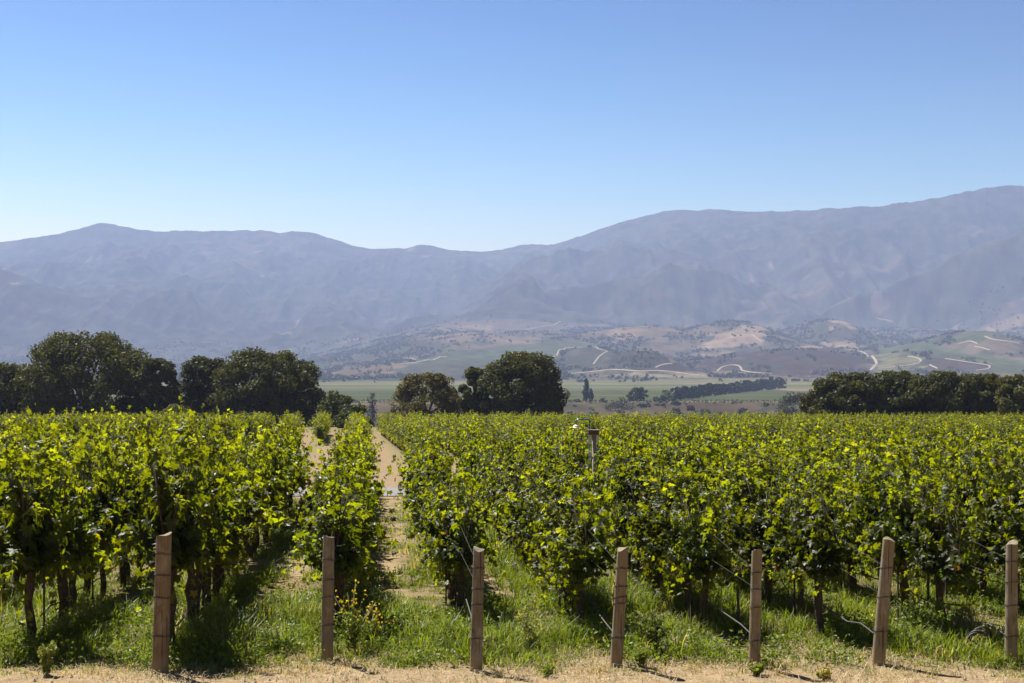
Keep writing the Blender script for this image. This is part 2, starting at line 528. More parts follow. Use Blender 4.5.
# distant land ------------------------------------------------------------
uu = np.concatenate([np.linspace(-0.75, -0.42, 70, endpoint=False), np.linspace(-0.42, 0.42, 1000), np.linspace(0.42, 0.75, 71)[1:]])
def land(name, ys, colour):
    U, Y = np.meshgrid(uu, ys)
    X = U * Y
    Z = H(X, Y)
    o = grid_obj(name, X, Y, Z, colour(X, Y, Z), M['land'])
    tag(o, kind='structure')
    return o
TAN = np.array([0.18, 0.132, 0.09]); TAN2 = np.array([0.10, 0.078, 0.056]); DK = np.array([0.042, 0.043, 0.031]); BRN = np.array([0.05, 0.039, 0.033])
VGR = np.array([0.056, 0.065, 0.033]); LGR = np.array([0.10, 0.11, 0.052])

def poly_px(pts):
    return [march(a, b) for a, b in pts]

def col_valley(X, Y, Z):
    n = fbm(X / 60, Y / 60, 4)[..., None]
    C = np.ones(X.shape + (3,)) * (TAN2 * 0.7 * (0.5 + 1.0 * n))
    sc = sstep(0.42, 0.52, fbm(X / 25 + 5, Y / 35, 4))[..., None]
    C = C * (1 - sc * 0.7) + DK * sc * 0.7
    f = (Y > 985)[..., None]
    C = np.where(f, VGR * (0.85 + 0.3 * n), C)
    strips = ((Y > 1002) & (Y < 1022))[..., None]
    C = np.where(strips, TAN * 0.9, C)
    for a, b, c in ((1250, 1272, LGR), (1560, 1700, VGR * 1.35), (1700, 1716, DK * 1.5), (1716, 1960, LGR * 0.95), (1960, 2080, VGR * 1.1), (2080, 2160, np.array([.095, .098, .045])), (2160, 2400, np.array([.13, .12, .065]))):
        k = ((Y > a + 0.06 * X) & (Y <= b + 0.06 * X))[..., None]
        C = np.where(k, c * (0.9 + 0.2 * n), C)
    k = ((X > 330) & (Y > 1150) & (Y < 1500))[..., None]
    C = np.where(k, np.array([.12, .125, .055]) * (0.9 + .2 * n), C)
    k = ((X > 300) & (Y > 1500) & (Y < 1750))[..., None]
    C = np.where(k, TAN * 0.85, C)
    return C
PATCH = [  # picture outlines of plots on the hills, colour
    ([(602, 372), (606, 362), (616, 355), (640, 351), (665, 353), (685, 360), (697, 368), (690, 373), (650, 371)], BRN * 0.75),
    ([(690, 372), (720, 368), (760, 376), (830, 378), (870, 370), (868, 358), (850, 350), (800, 347), (750, 350), (715, 356)], BRN * 0.85),
    ([(562, 366), (566, 352), (585, 348), (606, 351), (598, 366)], DK * 1.2),
    ([(876, 372), (880, 356), (868, 350), (900, 353), (924, 359), (922, 366)], np.array([.105, .10, .055])),
    ([(924, 372), (926, 360), (950, 358), (985, 364), (990, 371)], BRN),
    ([(872, 350), (880, 345), (940, 347), (990, 354), (1024, 362), (1024, 375), (995, 372), (990, 363), (950, 357), (900, 352)], VGR * 1.1),
    ([(965, 352), (975, 343), (1010, 340), (1030, 343), (1030, 358), (990, 356)], TAN2),
    ([(945, 340), (960, 335), (1024, 333), (1030, 341), (980, 344)], VGR),
    ([(405, 361), (440, 353), (500, 347), (560, 341), (600, 344), (570, 350), (545, 358), (500, 362), (450, 364)], VGR),
    ([(395, 373), (410, 365), (450, 362), (520, 362), (560, 372), (540, 378), (450, 378)], DK * 1.3),
    ([(330, 375), (345, 366), (385, 365), (400, 372), (380, 378), (350, 379)], TAN2 * 0.9),
    ([(700, 350), (705, 338), (730, 330), (755, 325), (770, 330), (760, 342), (735, 348)], TAN),
    ([(826, 331), (828, 322), (840, 318), (853, 322), (852, 329), (838, 332)], TAN * 1.1),
    ([(800, 349), (820, 344), (845, 341), (868, 346), (850, 350)], TAN * 0.95),
    ([(600, 350), (640, 344), (700, 340), (705, 350), (660, 352)], TAN2),
    ([(420, 345), (450, 338), (520, 333), (560, 334), (540, 339), (480, 342)], TAN2 * 1.1),
    ([(200, 371), (260, 366), (330, 362), (330, 366), (260, 373)], VGR * 0.9),
    ([(590, 376), (640, 372), (700, 373), (720, 378), (660, 379)], np.array([.14, .12, .08])),
]
PATCH_W = [(poly_px(pl), c) for pl, c in PATCH]
def col_hills(X, Y, Z):
    n = fbm(X / 130 + 2, Y / 130, 5)[..., None]
    big = fbm(X / 420 + 8, Y / 420, 4)[..., None]
    k = sstep(0.50, 0.66, 0.55 * n + 0.45 * big)
    k = k * (0.25 + 0.75 * sstep(-.20, -.08, X / Y))[..., None]
    C = DK * 1.25 * (1 - k) + TAN2 * 0.95 * k
    k2 = sstep(0.64, 0.72, fbm(X / 170 + 20, Y / 170, 4))[..., None]
    k2 = k2 * (0.3 + 0.7 * sstep(-.20, -.05, X / Y))[..., None]
    C = C * (1 - k2) + TAN * 0.8 * k2
    k = 0
    fine = fbm(X / 28 + 2, Y / 60, 4, .6)[..., None]
    C = C * (0.5 + fine)
    fl = (Y < 2420 + 0.05 * X)[..., None]
    C = np.where(fl, np.array([.10, .10, .052]) * (.8 + .4 * n), C)
    for pl, c in PATCH_W:
        soft = c[0] > c[1]
        jx = (fbm(X / 40 + 11, Y / 40, 4) - .5) * (60 if soft else 10); jy = (fbm(X / 40, Y / 40 + 30, 4) - .5) * (160 if soft else 30)
        kk = inside(X + jx, Y + jy, pl)[..., None]
        if soft: kk = kk & (fine > .36)
        C = np.where(kk, c * (0.45 + 1.0 * fine), C)
    return C
def col_mount(X, Y, Z):
    n = fbm(X / 120 + 3, Y / 150 + 1, 6, .6)[..., None]
    b = fbm(X / 900 + 1, Y / 900, 4)[..., None]
    f2 = fbm(X / 45 + 3, Y / 60 + 1, 4)[..., None]
    C = DK * (0.7 + 0.7 * b) * (0.1 + 1.8 * f2)
    low = (1 - sstep(150, 420, Z))[..., None]
    k = sstep(0.61 - 0.05 * low, 0.72, n * 0.75 + b * 0.25)
    C = C * (1 - 0.45 * k) + TAN * 0.35 * k
    for (cx, cy, wx, wy) in ROCK_W:          # bare rock and grass slips
        q = ((X - cx) / wx) ** 2 + ((Y - cy) / wy) ** 2 + (fbm(X / 26, Y / 40, 4) - .5) * 3.0
        kk = (1 - sstep(.5, .9, q))[..., None]
        C = C * (1 - kk * .7) + TAN * 1.2 * kk * .7
    return C
ROCK_W = []
for px, py, wx, wy in ((411, 250, 70, 140), (425, 256, 60, 150), (4, 268, 90, 150), (14, 283, 50, 120), (86, 262, 60, 130), (257, 252, 60, 120), (287, 333, 60, 120),
                       (262, 276, 35, 90), (752, 277, 30, 120), (772, 266, 30, 120), (880, 303, 80, 100), (100, 258, 30, 100), (296, 325, 40, 200)):
    q = march(px, py, 5600, 9500)
    ROCK_W.append((q[0], q[1], wx * .38, wy * .45))
land('valley_floor', np.concatenate([np.linspace(240, 900, 60, endpoint=False), np.linspace(900, 1060, 60, endpoint=False), np.linspace(1060, 2250, 120)]), col_valley)
land('foothills', np.concatenate([np.linspace(2250, 3800, 260, endpoint=False), np.linspace(3800, 5600, 170)]), col_hills)
land('mountains', np.concatenate([np.linspace(5600, 9700, 320), np.linspace(9740, 12500, 30)]), col_mount)

# dirt tracks winding over the foothills
TRACK_PTS = []
def track(px, w, nm='dirt_track'):
    P = [march(a, b) for a, b in px]
    pts = []
    for (a, b) in zip(P[:-1], P[1:]):
        n = max(2, int(math.hypot(b[0] - a[0], b[1] - a[1]) / 12))
        for i in range(n): pts.append((a[0] + (b[0] - a[0]) * i / n, a[1] + (b[1] - a[1]) * i / n))
    pts.append(P[-1])
    pts = np.array(pts)
    for _ in range(3):
        pts[1:-1] = (pts[:-2] + 2 * pts[1:-1] + pts[2:]) / 4
    TRACK_PTS.append(pts)
    d = np.gradient(pts, axis=0); d /= np.maximum(np.linalg.norm(d, axis=1, keepdims=True), 1e-6)
    nrm = np.stack([-d[:, 1], d[:, 0]], 1)
    ww = w * .33 * (0.8 + 0.4 * rng.random(len(pts)))[:, None]
    V = []
    for k in (-1, -0.33, 0.33, 1):
        q = pts + nrm * ww * k
        V.append(np.column_stack([q, H(q[:, 0], q[:, 1]) + (1.6 if abs(k) < .5 else 0.5)]))
    n = len(pts); V = np.concatenate(V)
    Fq = []
    for k in range(3):
        i = np.arange(n - 1) + k * n
        Fq.append(np.stack([i, i + 1, i + 1 + n, i + n], 1))
    o = link(nm, np_mesh(nm, V, np.concatenate(Fq), smooth=True), None, M['track'])
    tag(o, kind='structure')
for px, w in (([(405, 364), (414, 363), (424, 361), (434, 360), (440, 357), (448, 357)], 7),
              ([(404, 359), (412, 358), (416, 360)], 6),
              ([(553, 358), (558, 352), (568, 348), (582, 347), (598, 350), (610, 352), (604, 353), (598, 358), (593, 365)], 6),
              ([(655, 368), (662, 365), (672, 364)], 6),
              ([(716, 372), (722, 367), (732, 365), (740, 366), (742, 371), (752, 373), (772, 374)], 7),
              ([(855, 351), (866, 354), (873, 357), (877, 364), (870, 371)], 8),
              ([(878, 369), (895, 367), (915, 365), (923, 362), (918, 358), (908, 357)], 7),
              ([(930, 365), (938, 369)], 6),
              ([(945, 359), (965, 362), (985, 365), (991, 366), (988, 370), (975, 371)], 6),
              ([(958, 345), (968, 341), (978, 344)], 7), ([(985, 337), (995, 341), (1020, 344)], 8), ([(975, 347), (990, 351)], 6),
              ([(525, 330), (540, 327), (552, 326), (560, 322)], 9), ([(570, 374), (590, 372), (612, 370), (640, 372), (665, 371), (700, 376)], 8),
              ([(752, 335), (762, 342)], 8), ([(876, 318), (886, 320), (893, 323)], 9)):
    track(px, w)

# ------------------------------------------------------------------ haze: the valley's air
me = geo_mesh('haze', [box_geo((0, 6150, 478), (24000, 13300, 1074))], smooth=False)
m = bpy.data.materials.new('haze_air'); m.use_nodes = True
nt = m.node_tree
nt.nodes.remove(nt.nodes['Principled BSDF'])
pv = N(nt, 'ShaderNodeVolumePrincipled')
pv.inputs['Color'].default_value = (*HAZE_COLOR, 1)
pv.inputs['Density'].default_value = HAZE_DENSITY
pv.inputs['Anisotropy'].default_value = HAZE_G
nt.links.new(pv.outputs[0], nt.nodes['Material Output'].inputs['Volume'])
o = link('haze', me, None, m); tag(o, kind='stuff')

# farm road crossing between the two blocks of vines
def strip(name, y0, y1, mat, lift):
    xs = np.arange(-70, 70.1, 2.0)
    rows = []
    for k in np.linspace(0, 1, 5):
        y = y0 + (y1 - y0) * k + ROWTAN * 0 + 0.25 * (fbm(xs / 6, xs * 0 + y0, 3) - .5) * 2
        rows.append(np.column_stack([xs, y, H(xs, y) + soil_relief(xs, y) + lift]))
    V = np.concatenate(rows); n = len(xs)
    Fq = np.concatenate([np.stack([np.arange(n - 1) + r * n, np.arange(1, n) + r * n, np.arange(1, n) + (r + 1) * n, np.arange(n - 1) + (r + 1) * n], 1) for r in range(4)])
    o = link(name, np_mesh(name, V, Fq, smooth=True), None, mat); tag(o, kind='structure')
strip('farm_road', 42.9, 47.4, M['road'], 0.02)

# ------------------------------------------------------------------ trees
def card_cloud(centres, radii, counts, size, colour, jit=0.35, flat=0.75, sd=0):
    """leaf clumps: many small leaf-sized faces round each centre"""
    r = np.random.default_rng(sd)
    C = np.repeat(np.asarray(centres), counts, 0); Rr = np.repeat(np.asarray(radii), counts, 0)
    n = len(C)
    d = r.normal(size=(n, 3)); d /= np.linalg.norm(d, axis=1, keepdims=True)
    rad = Rr[:, None] * (0.45 + 0.62 * r.random((n, 1)) ** 0.6)
    P = C + d * rad * np.array([1, 1, flat])
    nrm = d + r.normal(size=(n, 3)) * 0.5; nrm /= np.linalg.norm(nrm, axis=1, keepdims=True)
    t = np.cross(nrm, r.normal(size=(n, 3))); t /= np.linalg.norm(t, axis=1, keepdims=True)
    b = np.cross(nrm, t)
    s = size * (0.55 + 0.9 * r.random((n, 1)))
    w = s * (0.45 + 0.3 * r.random((n, 1)))
    V = np.stack([P - t * s * .5, P + b * w * .5 + nrm * s * .12, P + t * s * .5, P - b * w * .5 + nrm * s * .1], 1).reshape(-1, 3)
    Fq = np.arange(n * 4).reshape(n, 4)
    tone = np.repeat(0.7 + 0.6 * r.random(len(radii)), counts)[:, None] * (0.75 + 0.5 * r.random((n, 1)))
    col = np.repeat(np.asarray(colour) * tone, 4, 0)
    return V, Fq, col

def make_tree(name, x, y, height, width, label, cat='tree', group=None, colour=(0.040, 0.047, 0.013), sd=0, leaf=0.42, lobes=70, cards=170,
              shape='oak', mat='oak', low=0.03, z=None, depth=None):
    r = np.random.default_rng(1000 + sd)
    z = ground_at(x, y) if z is None else z
    root = empty(name, (x, y, z)); tag(root, label, cat, group)
    W = width / 2; D = (depth or width) / 2
    geos = []
    tr = max(width * 0.028, height * 0.02)
    cen = []; rad = []
    if shape == 'oak':
        tries = 0
        while len(cen) < lobes * 1.7:
            t = r.random(); ang = r.random() * 2 * math.pi
            hz = low + (0.93 - low) * t
            env = math.sqrt(max(0.03, 1 - ((hz - 0.36) / 0.61) ** 2)) if hz > 0.36 else 0.82 + 0.18 * (hz - low) / max(.36 - low, .01)
            rr = env * (0.35 + 0.62 * math.sqrt(r.random()))
            lr = math.sqrt(W * height * .7) * (0.10 + 0.11 * r.random())
            ex = max(W - lr * .8, W * .45); ed = max(D - lr * .8, D * .45)
            cen.append((math.cos(ang) * rr * ex, math.sin(ang) * rr * ed, min(hz * height, height - lr * .75)))
            rad.append(lr)
    elif shape == 'poplar':
        for i in range(lobes):
            hz = 0.08 + 0.9 * (i + r.random()) / lobes
            env = max(0.08, math.sin(math.pi * min(1, hz) ** 0.75) ** 0.8)
            ang = r.random() * 6.28; rr = env * W * 0.6 * r.random()
            cen.append((math.cos(ang) * rr, math.sin(ang) * rr, hz * height * 0.97)); rad.append(W * (0.25 + .45 * env))
    else:                        # bush: low mound
        for i in range(lobes):
            a = r.random() * 6.28; rr = math.sqrt(r.random()); lr = min(W, height) * (0.2 + .18 * r.random())
            hz = (0.1 + 0.85 * r.random()) * math.sqrt(max(0.05, 1 - rr * rr * .9))
            cen.append((math.cos(a) * rr * (W - lr * .7), math.sin(a) * rr * (D - lr * .7), max(lr * .5, hz * height - lr * .4))); rad.append(lr)
    top = max(c[2] + q * .7 for c, q in zip(cen, rad))
    V, Fq, col = card_cloud(cen, rad, np.maximum(6, (cards * (np.array(rad) / np.mean(rad)) ** 1.5)).astype(int), leaf, colour, sd=sd)
    me = np_mesh('crown', V, Fq, col)
    link('crown', me, root, M[mat])
    th = height * (0.35 if shape != 'poplar' else .8)
    pts = [(0, 0, -0.3)] + [((r.random() - .5) * tr * 2, (r.random() - .5) * tr * 2, th * k / 4) for k in range(1, 5)]
    geos.append(tube_geo(pts, [tr * 1.35, tr, tr * .85, tr * .75, tr * .6], 8))
    if shape == 'oak':
        for i in r.choice(len(cen), min(12, len(cen)), replace=False):
            c = Vector(cen[i]); a = Vector(pts[2 + int(r.integers(0, 3))])
            mid = a.lerp(c, .5) + Vector((0, 0, (r.random() - .2) * height * .06))
            geos.append(tube_geo([a, mid, c], [tr * .45, tr * .3, tr * .12], 5))
    link('trunk', geo_mesh('trunk', geos), root, M['oak_bark'])
    return root

def tree_px(name, px, top, wpx, Y, label, **kw):
    x = (px - 512) / F * Y
    z = ground_at(x, Y)
    h = EYE + (HOR - top) / F * Y - z
    return make_tree(name, x, Y, h, wpx / F * Y, label, z=z, **kw)

OAK = [
    ('oak_tree', 88, 331, 152, 200, 'broad domed dark oak, the tallest tree beyond the vines', dict(lobes=150)),
    ('oak_tree', 8, 361, 100, 204, 'dark oak cut by the picture edge beside the broad domed oak', dict(lobes=95)),
    ('oak_tree', 157, 356, 52, 196, 'narrow dark oak squeezed between the domed oak and the wide flat-topped oak', dict(lobes=60)),
    ('oak_tree', 205, 356, 80, 204, 'ragged oak with see-through gaps low on its edge beside the narrow oak', dict(lobes=75)),
    ('oak_tree', 267, 348, 128, 200, 'wide flat-topped dark oak with a crown of pale ragged tufts', dict(lobes=120)),
    ('oak_tree', 428, 372, 78, 210, 'low thin-crowned grey oak joined to the round oak', dict(lobes=85, cards=90, colour=(0.08, 0.075, 0.032))),
    ('oak_tree', 476, 366, 40, 205, 'small upright oak leaning against the round oak above the alley end', dict(lobes=55)),
    ('oak_tree', 522, 351, 98, 202, 'large round dark oak standing alone behind the middle of the vines', dict(lobes=120)),
    ('oak_tree', 847, 372, 96, 180, 'first oak of the long dark grove, with a rounded outer edge', dict(lobes=95, colour=(0.044, 0.05, 0.014))),
    ('oak_tree', 893, 371, 96, 184, 'second oak of the long dark grove, touching the rounded end oak', dict(lobes=85, colour=(0.041, 0.047, 0.014))),
    ('oak_tree', 938, 371, 98, 180, 'third oak of the long dark grove, in its middle', dict(lobes=85, colour=(0.044, 0.05, 0.014))),
    ('oak_tree', 980, 374, 92, 183, 'fourth oak of the long dark grove, slightly lower than its neighbours', dict(lobes=75, colour=(0.05, 0.056, 0.015))),
    ('oak_tree', 1018, 374, 92, 179, 'fifth oak of the long dark grove, cut by the picture edge', dict(lobes=75, colour=(0.057, 0.063, 0.016))),
]
for i, (nm, px, top, w, Y, lab, kw) in enumerate(OAK):
    g = 'oaks of the long dark grove' if 'grove' in lab else 'oaks beyond the vineyard'
    tree_px(nm, px, top, w, Y, lab, group=g, sd=i, cat='oak tree', **kw)
tree_px('bush', 338, 386, 44, 190, 'low dark green bush beside the wide flat-topped oak', cat='bush', shape='bush', lobes=30, sd=30, colour=(0.04, 0.055, 0.018))
tree_px('bush', 352, 399, 40, 170, 'rounded green bush just over the vine tops at the alley end', cat='bush', shape='bush', lobes=24, sd=31, colour=(0.05, 0.07, 0.02))
tree_px('bush', 168, 401, 60, 178, 'olive green bush under the narrow oak', cat='bush', shape='bush', lobes=24, sd=32, colour=(0.06, 0.075, 0.025))
tree_px('bush', 398, 395, 36, 205, 'sparse twiggy grey bush at the foot of the low grey oak', cat='bush', shape='bush', lobes=22, cards=50, sd=33, colour=(0.07, 0.065, 0.045))
far = dict(mat='far_leaf', cards=60)
tree_px('cypress_tree', 372, 390, 16, 620, 'small blue-grey conical tree in the gap above the alley', shape='poplar', lobes=20, leaf=.7, sd=40, colour=(0.03, 0.045, 0.03), **far)
tree_px('poplar_tree', 586, 377, 8, 1010, 'tall pointed poplar standing in the green valley field', shape='poplar', lobes=26, leaf=1.0, sd=41, colour=(0.03, 0.045, 0.02), cat='poplar', **far)
tree_px('poplar_tree', 591, 388, 6, 1012, 'shorter poplar huddled against the tall pointed poplar', shape='poplar', lobes=18, leaf=1.0, sd=42, colour=(0.03, 0.045, 0.02), cat='poplar', **far)
tree_px('round_tree', 637, 387, 27, 1030, 'round dark tree alone in the green valley field', shape='oak', lobes=30, leaf=1.1, sd=43, colour=(0.035, 0.045, 0.02), cat='tree', **far)
tree_px('round_tree', 666, 390, 17, 1025, 'yellow-green leafy tree at the near end of the windbreak', shape='oak', lobes=22, leaf=1.1, sd=44, colour=(0.17, 0.17, 0.05), cat='tree', **far)
tree_px('round_tree', 660, 394, 16, 1015, 'small dark tree in front of the yellow-green tree', shape='bush', lobes=18, leaf=1.0, sd=45, colour=(0.03, 0.04, 0.02), cat='tree', **far)
BANK = [(621, 397, 34, 930, 'wide dark bush on the tan bank below the round field tree'), (620, 407, 22, 870, 'dark bush at the foot of the tan bank below the wide dark bush'),
        (644, 402, 16, 935, 'small dark bush next to the wide dark bush on the bank'), (590, 406, 18, 900, 'grey-green bush on the tan bank below the poplars'),
        (676, 397, 12, 945, 'upright dark shrub on the bank below the windbreak end'), (676, 406, 14, 905, 'dark shrub below the upright shrub on the bank'),
        (683, 408, 20, 700, 'pale green rounded bush just above the vine tops'), (660, 403, 12, 940, 'little dark shrub under the yellow-green tree'),
        (690, 404, 10, 925, 'tiny shrub halfway down the tan bank'), (577, 398, 8, 1000, 'small dark bush at the foot of the tall poplar'),
        (603, 398, 9, 1000, 'low bush on the field edge between poplars and round tree'), (570, 408, 10, 900, 'dark bush at the bank end beside the round oak'),
        (705, 407, 14, 900, 'dull green bush on the bank under the windbreak'), (722, 409, 12, 890, 'flat bush low on the bank under the middle of the windbreak'),
        (743, 406, 12, 915, 'isolated bush on the bank under the far part of the windbreak'), (762, 408, 16, 880, 'low bush on the bank near the big grey-green tree')]
for i, (px, top, w, Y, lab) in enumerate(BANK):
    tree_px('bush', px, top, w, Y, lab, cat='bush', group='bushes on the tan river bank', shape='bush', lobes=16, leaf=.9, sd=60 + i,
            colour=(0.08, 0.10, 0.05) if 'green' in lab else (0.04, 0.045, 0.025), **far)
tree_px('round_tree', 797, 391, 56, 560, 'big hazy grey-green tree beside the end of the dark grove', shape='oak', lobes=45, leaf=.7, sd=80, colour=(0.055, 0.065, 0.04), mat='far_leaf', cards=90, low=.04)
tree_px('round_tree', 767, 399, 30, 575, 'lower grey-green tree in front of the big hazy tree', shape='bush', lobes=26, leaf=.7, sd=81, colour=(0.05, 0.06, 0.035), mat='far_leaf', cards=90)
ORD = ['first', 'second', 'third', 'fourth', 'fifth', 'sixth', 'seventh', 'eighth', 'ninth', 'tenth', 'eleventh', 'twelfth', 'thirteenth', 'fourteenth', 'fifteenth',
       'sixteenth', 'seventeenth', 'eighteenth', 'nineteenth', 'twentieth', 'twenty-first', 'twenty-second', 'twenty-third', 'twenty-fourth', 'twenty-fifth',
       'twenty-sixth', 'twenty-seventh', 'twenty-eighth', 'twenty-ninth', 'thirtieth', 'thirty-first', 'thirty-second', 'thirty-third', 'thirty-fourth']
NW = 30
for i in range(NW):
    t = i / (NW - 1)
    Y = 1060 + (1720 - 1060) * t
    px = 674 + (782 - 674) * (t ** 0.85)
    top = 387.5 - 10 * t + rng.normal() * 0.9
    tree_px('windbreak_tree', px, top, 15 - 4 * t, Y, ORD[i] + ' tree of the dark windbreak row, counted from the yellow-green tree', cat='tree',
            group='trees of the valley windbreak', shape='oak', lobes=18, leaf=1.5, sd=100 + i, colour=(0.03, 0.04, 0.02), low=.06, mat='far_leaf', cards=50)
# field hedge along the top of the bank
xs = np.arange(-380, 420, 3.0)
yy = 992 + 4 * (fbm(xs / 60, xs * 0, 3) - .5)
cen = np.column_stack([xs, yy, H(xs, yy) + 0.7 + rng.random(len(xs)) * .4])
V, Fq, col = card_cloud(cen, np.full(len(xs), 1.5), np.full(len(xs), 26), .9, (0.03, 0.035, 0.018), sd=5)
o = link('hedge', np_mesh('hedge', V, Fq, col), None, M['far_leaf'])
tag(o, 'thin dark hedge line edging the green valley field above the tan bank', 'hedge')
n = 900
xB = rng.uniform(-420, 420, n); yB = rng.uniform(800, 985, n)
kB = fbm(xB / 45 + 3, yB / 30, 3) > .5; xB, yB = xB[kB], yB[kB]
rB = rng.uniform(.5, 1.6, len(xB))
V, Fq, col = card_cloud(np.column_stack([xB, yB, H(xB, yB) + rB * .4]), rB, np.full(len(xB), 22), 1.0, (0.034, 0.04, 0.022), sd=9)
o = link('bank_scrub', np_mesh('bank_scrub', V, Fq, col), None, M['far_leaf']); tag(o, kind='stuff')
# scrub over the hills, beyond counting
n = 80000
uS = rng.uniform(-0.5, 0.5, n); yS = 2300 + (6000 - 2300) * rng.random(n) ** 1.1
xS = uS * yS
dens = fbm(xS / 130 + 2, yS / 130, 5) * .55 + fbm(xS / 420 + 8, yS / 420, 4) * .45
fineS = fbm(xS / 38 + 5, yS / 75 + 3, 3)
keep = (dens < 0.60) & (fineS > .5) | (rng.random(n) < 0.04)
for pl, c in PATCH_W:
    keep &= ~inside(xS, yS, pl) | ((rng.random(n) < 0.22) & (fineS > .56) & (c[1] < c[0]))
keep &= (yS > 2520) | (rng.random(n) < .1)
keep &= yS < 5700
TP = np.concatenate(TRACK_PTS)[::2]
for i in range(0, n, 4000):          # no bushes on the tracks or just in front of them
    dx = xS[i:i + 4000, None] - TP[None, :, 0]; dy = yS[i:i + 4000, None] - TP[None, :, 1]
    keep[i:i + 4000] &= ~((np.abs(dx) < 13) & (dy < 14) & (dy > -110)).any(1)
xS, yS = xS[keep], yS[keep]
rS = rng.uniform(1.6, 5.5, len(xS))
cen = np.column_stack([xS, yS, H(xS, yS) + rS * .5])
V, Fq, col = card_cloud(cen, rS, np.full(len(xS), 9), 6.0, (0.035, 0.04, 0.022), sd=6)
o = link('hillside_scrub', np_mesh('hillside_scrub', V, Fq, col), None, M['far_leaf']); tag(o, kind='stuff')

# ------------------------------------------------------------------ grapevines
LEAF2 = np.array([(0, -.04), (-.24, -.2), (-.5, -.08), (-.36, .13), (-.53, .4), (-.21, .36), (0, .74), (.21, .36), (.53, .4), (.36, .13), (.5, -.08), (.24, -.2)])
def vine_foliage(sd, shoots=34, hgt=1.2):
    r = np.random.default_rng(sd)
    P, T, Nn, S, Cc = [], [], [], [], []
    for s in range(shoots):
        x0 = r.normal() * 0.08; y0 = float(np.clip(r.normal() * 0.27, -.58, .58)); az = r.random() * 6.283
        side = r.choice([-1, 1])
        L = r.uniform(0.65, 1.35) * hgt
        out = abs(r.normal()) * 0.26 * side
        droop = r.uniform(0.0, 0.6)
        kind = r.random(); tone = r.uniform(.55, 1.35)
        if kind < 0.20: out = r.uniform(.28, .52) * side; droop = r.uniform(.8, 1.35)      # arching over
        elif kind < 0.50: out = r.uniform(.05, .36) * side; droop = r.uniform(1.25, 1.62); L *= r.uniform(.5, 1.0)   # hanging skirt
        elif kind < 0.58: L = 1.35 * hgt * r.uniform(.95, 1.12); droop = r.uniform(0, .2)         # tall tips
        n = int(L / 0.038)
        yl = r.normal() * .22
        for i in range(n):
            t = (i + 0.5) / n
            z = 0.84 + L * (t - droop * t ** 2.2)
            px = x0 + out * (t ** 1.1); py = y0 + yl * t
            a = az + r.normal() * .9 + (math.pi if i % 2 else 0) * r.integers(0, 2)
            sz = r.uniform(0.09, 0.17) * (1 - 0.45 * t ** 3)
            off = r.uniform(.02, .10)
            p = np.array([px + math.cos(a) * off, py + math.sin(a) * off, z + r.normal() * .035])
            o2 = np.array([math.cos(a) + side * .4, math.sin(a), 0.0])
            nv = o2 * r.uniform(.3, 1.0) + np.array([0, 0, r.uniform(.0, 1.0)]) + r.normal(size=3) * .35
            nv /= np.linalg.norm(nv)
            tip = o2 * .5 + np.array([0, 0, -1.0]) + r.normal(size=3) * .4
            tip -= nv * tip.dot(nv); tip /= np.linalg.norm(tip) + 1e-6
            P.append(p); T.append(tip); Nn.append(nv); S.append(sz)
            young = t ** 1.6
            base = np.array([0.018, 0.030, 0.004]) * (1 - young) + np.array([0.060, 0.074, 0.007]) * young
            base = base * r.uniform(.7, 1.3) * tone
            q = r.random()
            if q < 0.008: base = np.array([0.10, 0.10, 0.015])
            elif q < 0.014: base = np.array([0.05, 0.035, 0.014])
            Cc.append(base)
    P, T, Nn, S, Cc = map(np.array, (P, T, Nn, S, Cc))
    B = np.cross(T, Nn)
    k = len(P)
    fold = r.uniform(-.05, .35, (k, 1)); curl = r.uniform(-.05, .4, (k, 1))
    wav = r.normal(size=(k, 12)) * .05
    lx, ly = LEAF2[:, 0], LEAF2[:, 1]
    V = np.zeros((k, 13, 3))
    V[:, 0] = P + T * S[:, None] * .1
    for j in range(12):
        h = -fold[:, 0] * abs(lx[j]) - curl[:, 0] * ly[j] ** 2 * .7 + wav[:, j]
        V[:, j + 1] = P + (B * lx[j] + T * ly[j] + Nn * h[:, None]) * S[:, None]
    base = np.arange(k)[:, None, None] * 13
    tri = np.array([(0, j + 1, (j + 1) % 12 + 1) for j in range(12)])[None]
    Ft = (base + tri).reshape(-1, 3)
    col = np.repeat(Cc, 13, 0)
    me = np_mesh('foliage', V.reshape(-1, 3), Ft, col)
    me.materials.append(M['leaf'])
    return me

def vine_trunk(sd):
    r = random.Random(sd)
    geos = []
    x = y = 0
    pts, rad = [], []
    for i in range(8):
        z = -0.1 + i * 0.14
        pts.append((x, y, z)); rad.append(0.048 * (1.25 if i == 0 else 1) * r.uniform(.8, 1.25))
        x += r.uniform(-.025, .025); y += r.uniform(-.035, .035)
    geos.append(tube_geo(pts, rad, 8))
    hx, hy, hz = pts[-1]
    for s in (-1, 1):
        a = [(hx, hy, hz - .05), (hx + r.uniform(-.02, .02), hy + s * .12, .93)]
        for k in (.3, .45, .58): a.append((r.uniform(-.03, .03), s * k, .93 + r.uniform(-.03, .03)))
        geos.append(tube_geo(a, [.036, .03, .026, .022, .014], 6))
    for k in range(9):                       # canes
        y0 = r.uniform(-.55, .55); o1 = r.uniform(-.25, .25)
        geos.append(tube_geo([(0, y0, .93), (o1 * .4, y0 + r.uniform(-.1, .1), 1.3), (o1, y0 + r.uniform(-.15, .15), 1.75)], [.008, .007, .004], 4))
    me = geo_mesh('trunk', geos)
    me.materials.append(M['bark'])
    return me

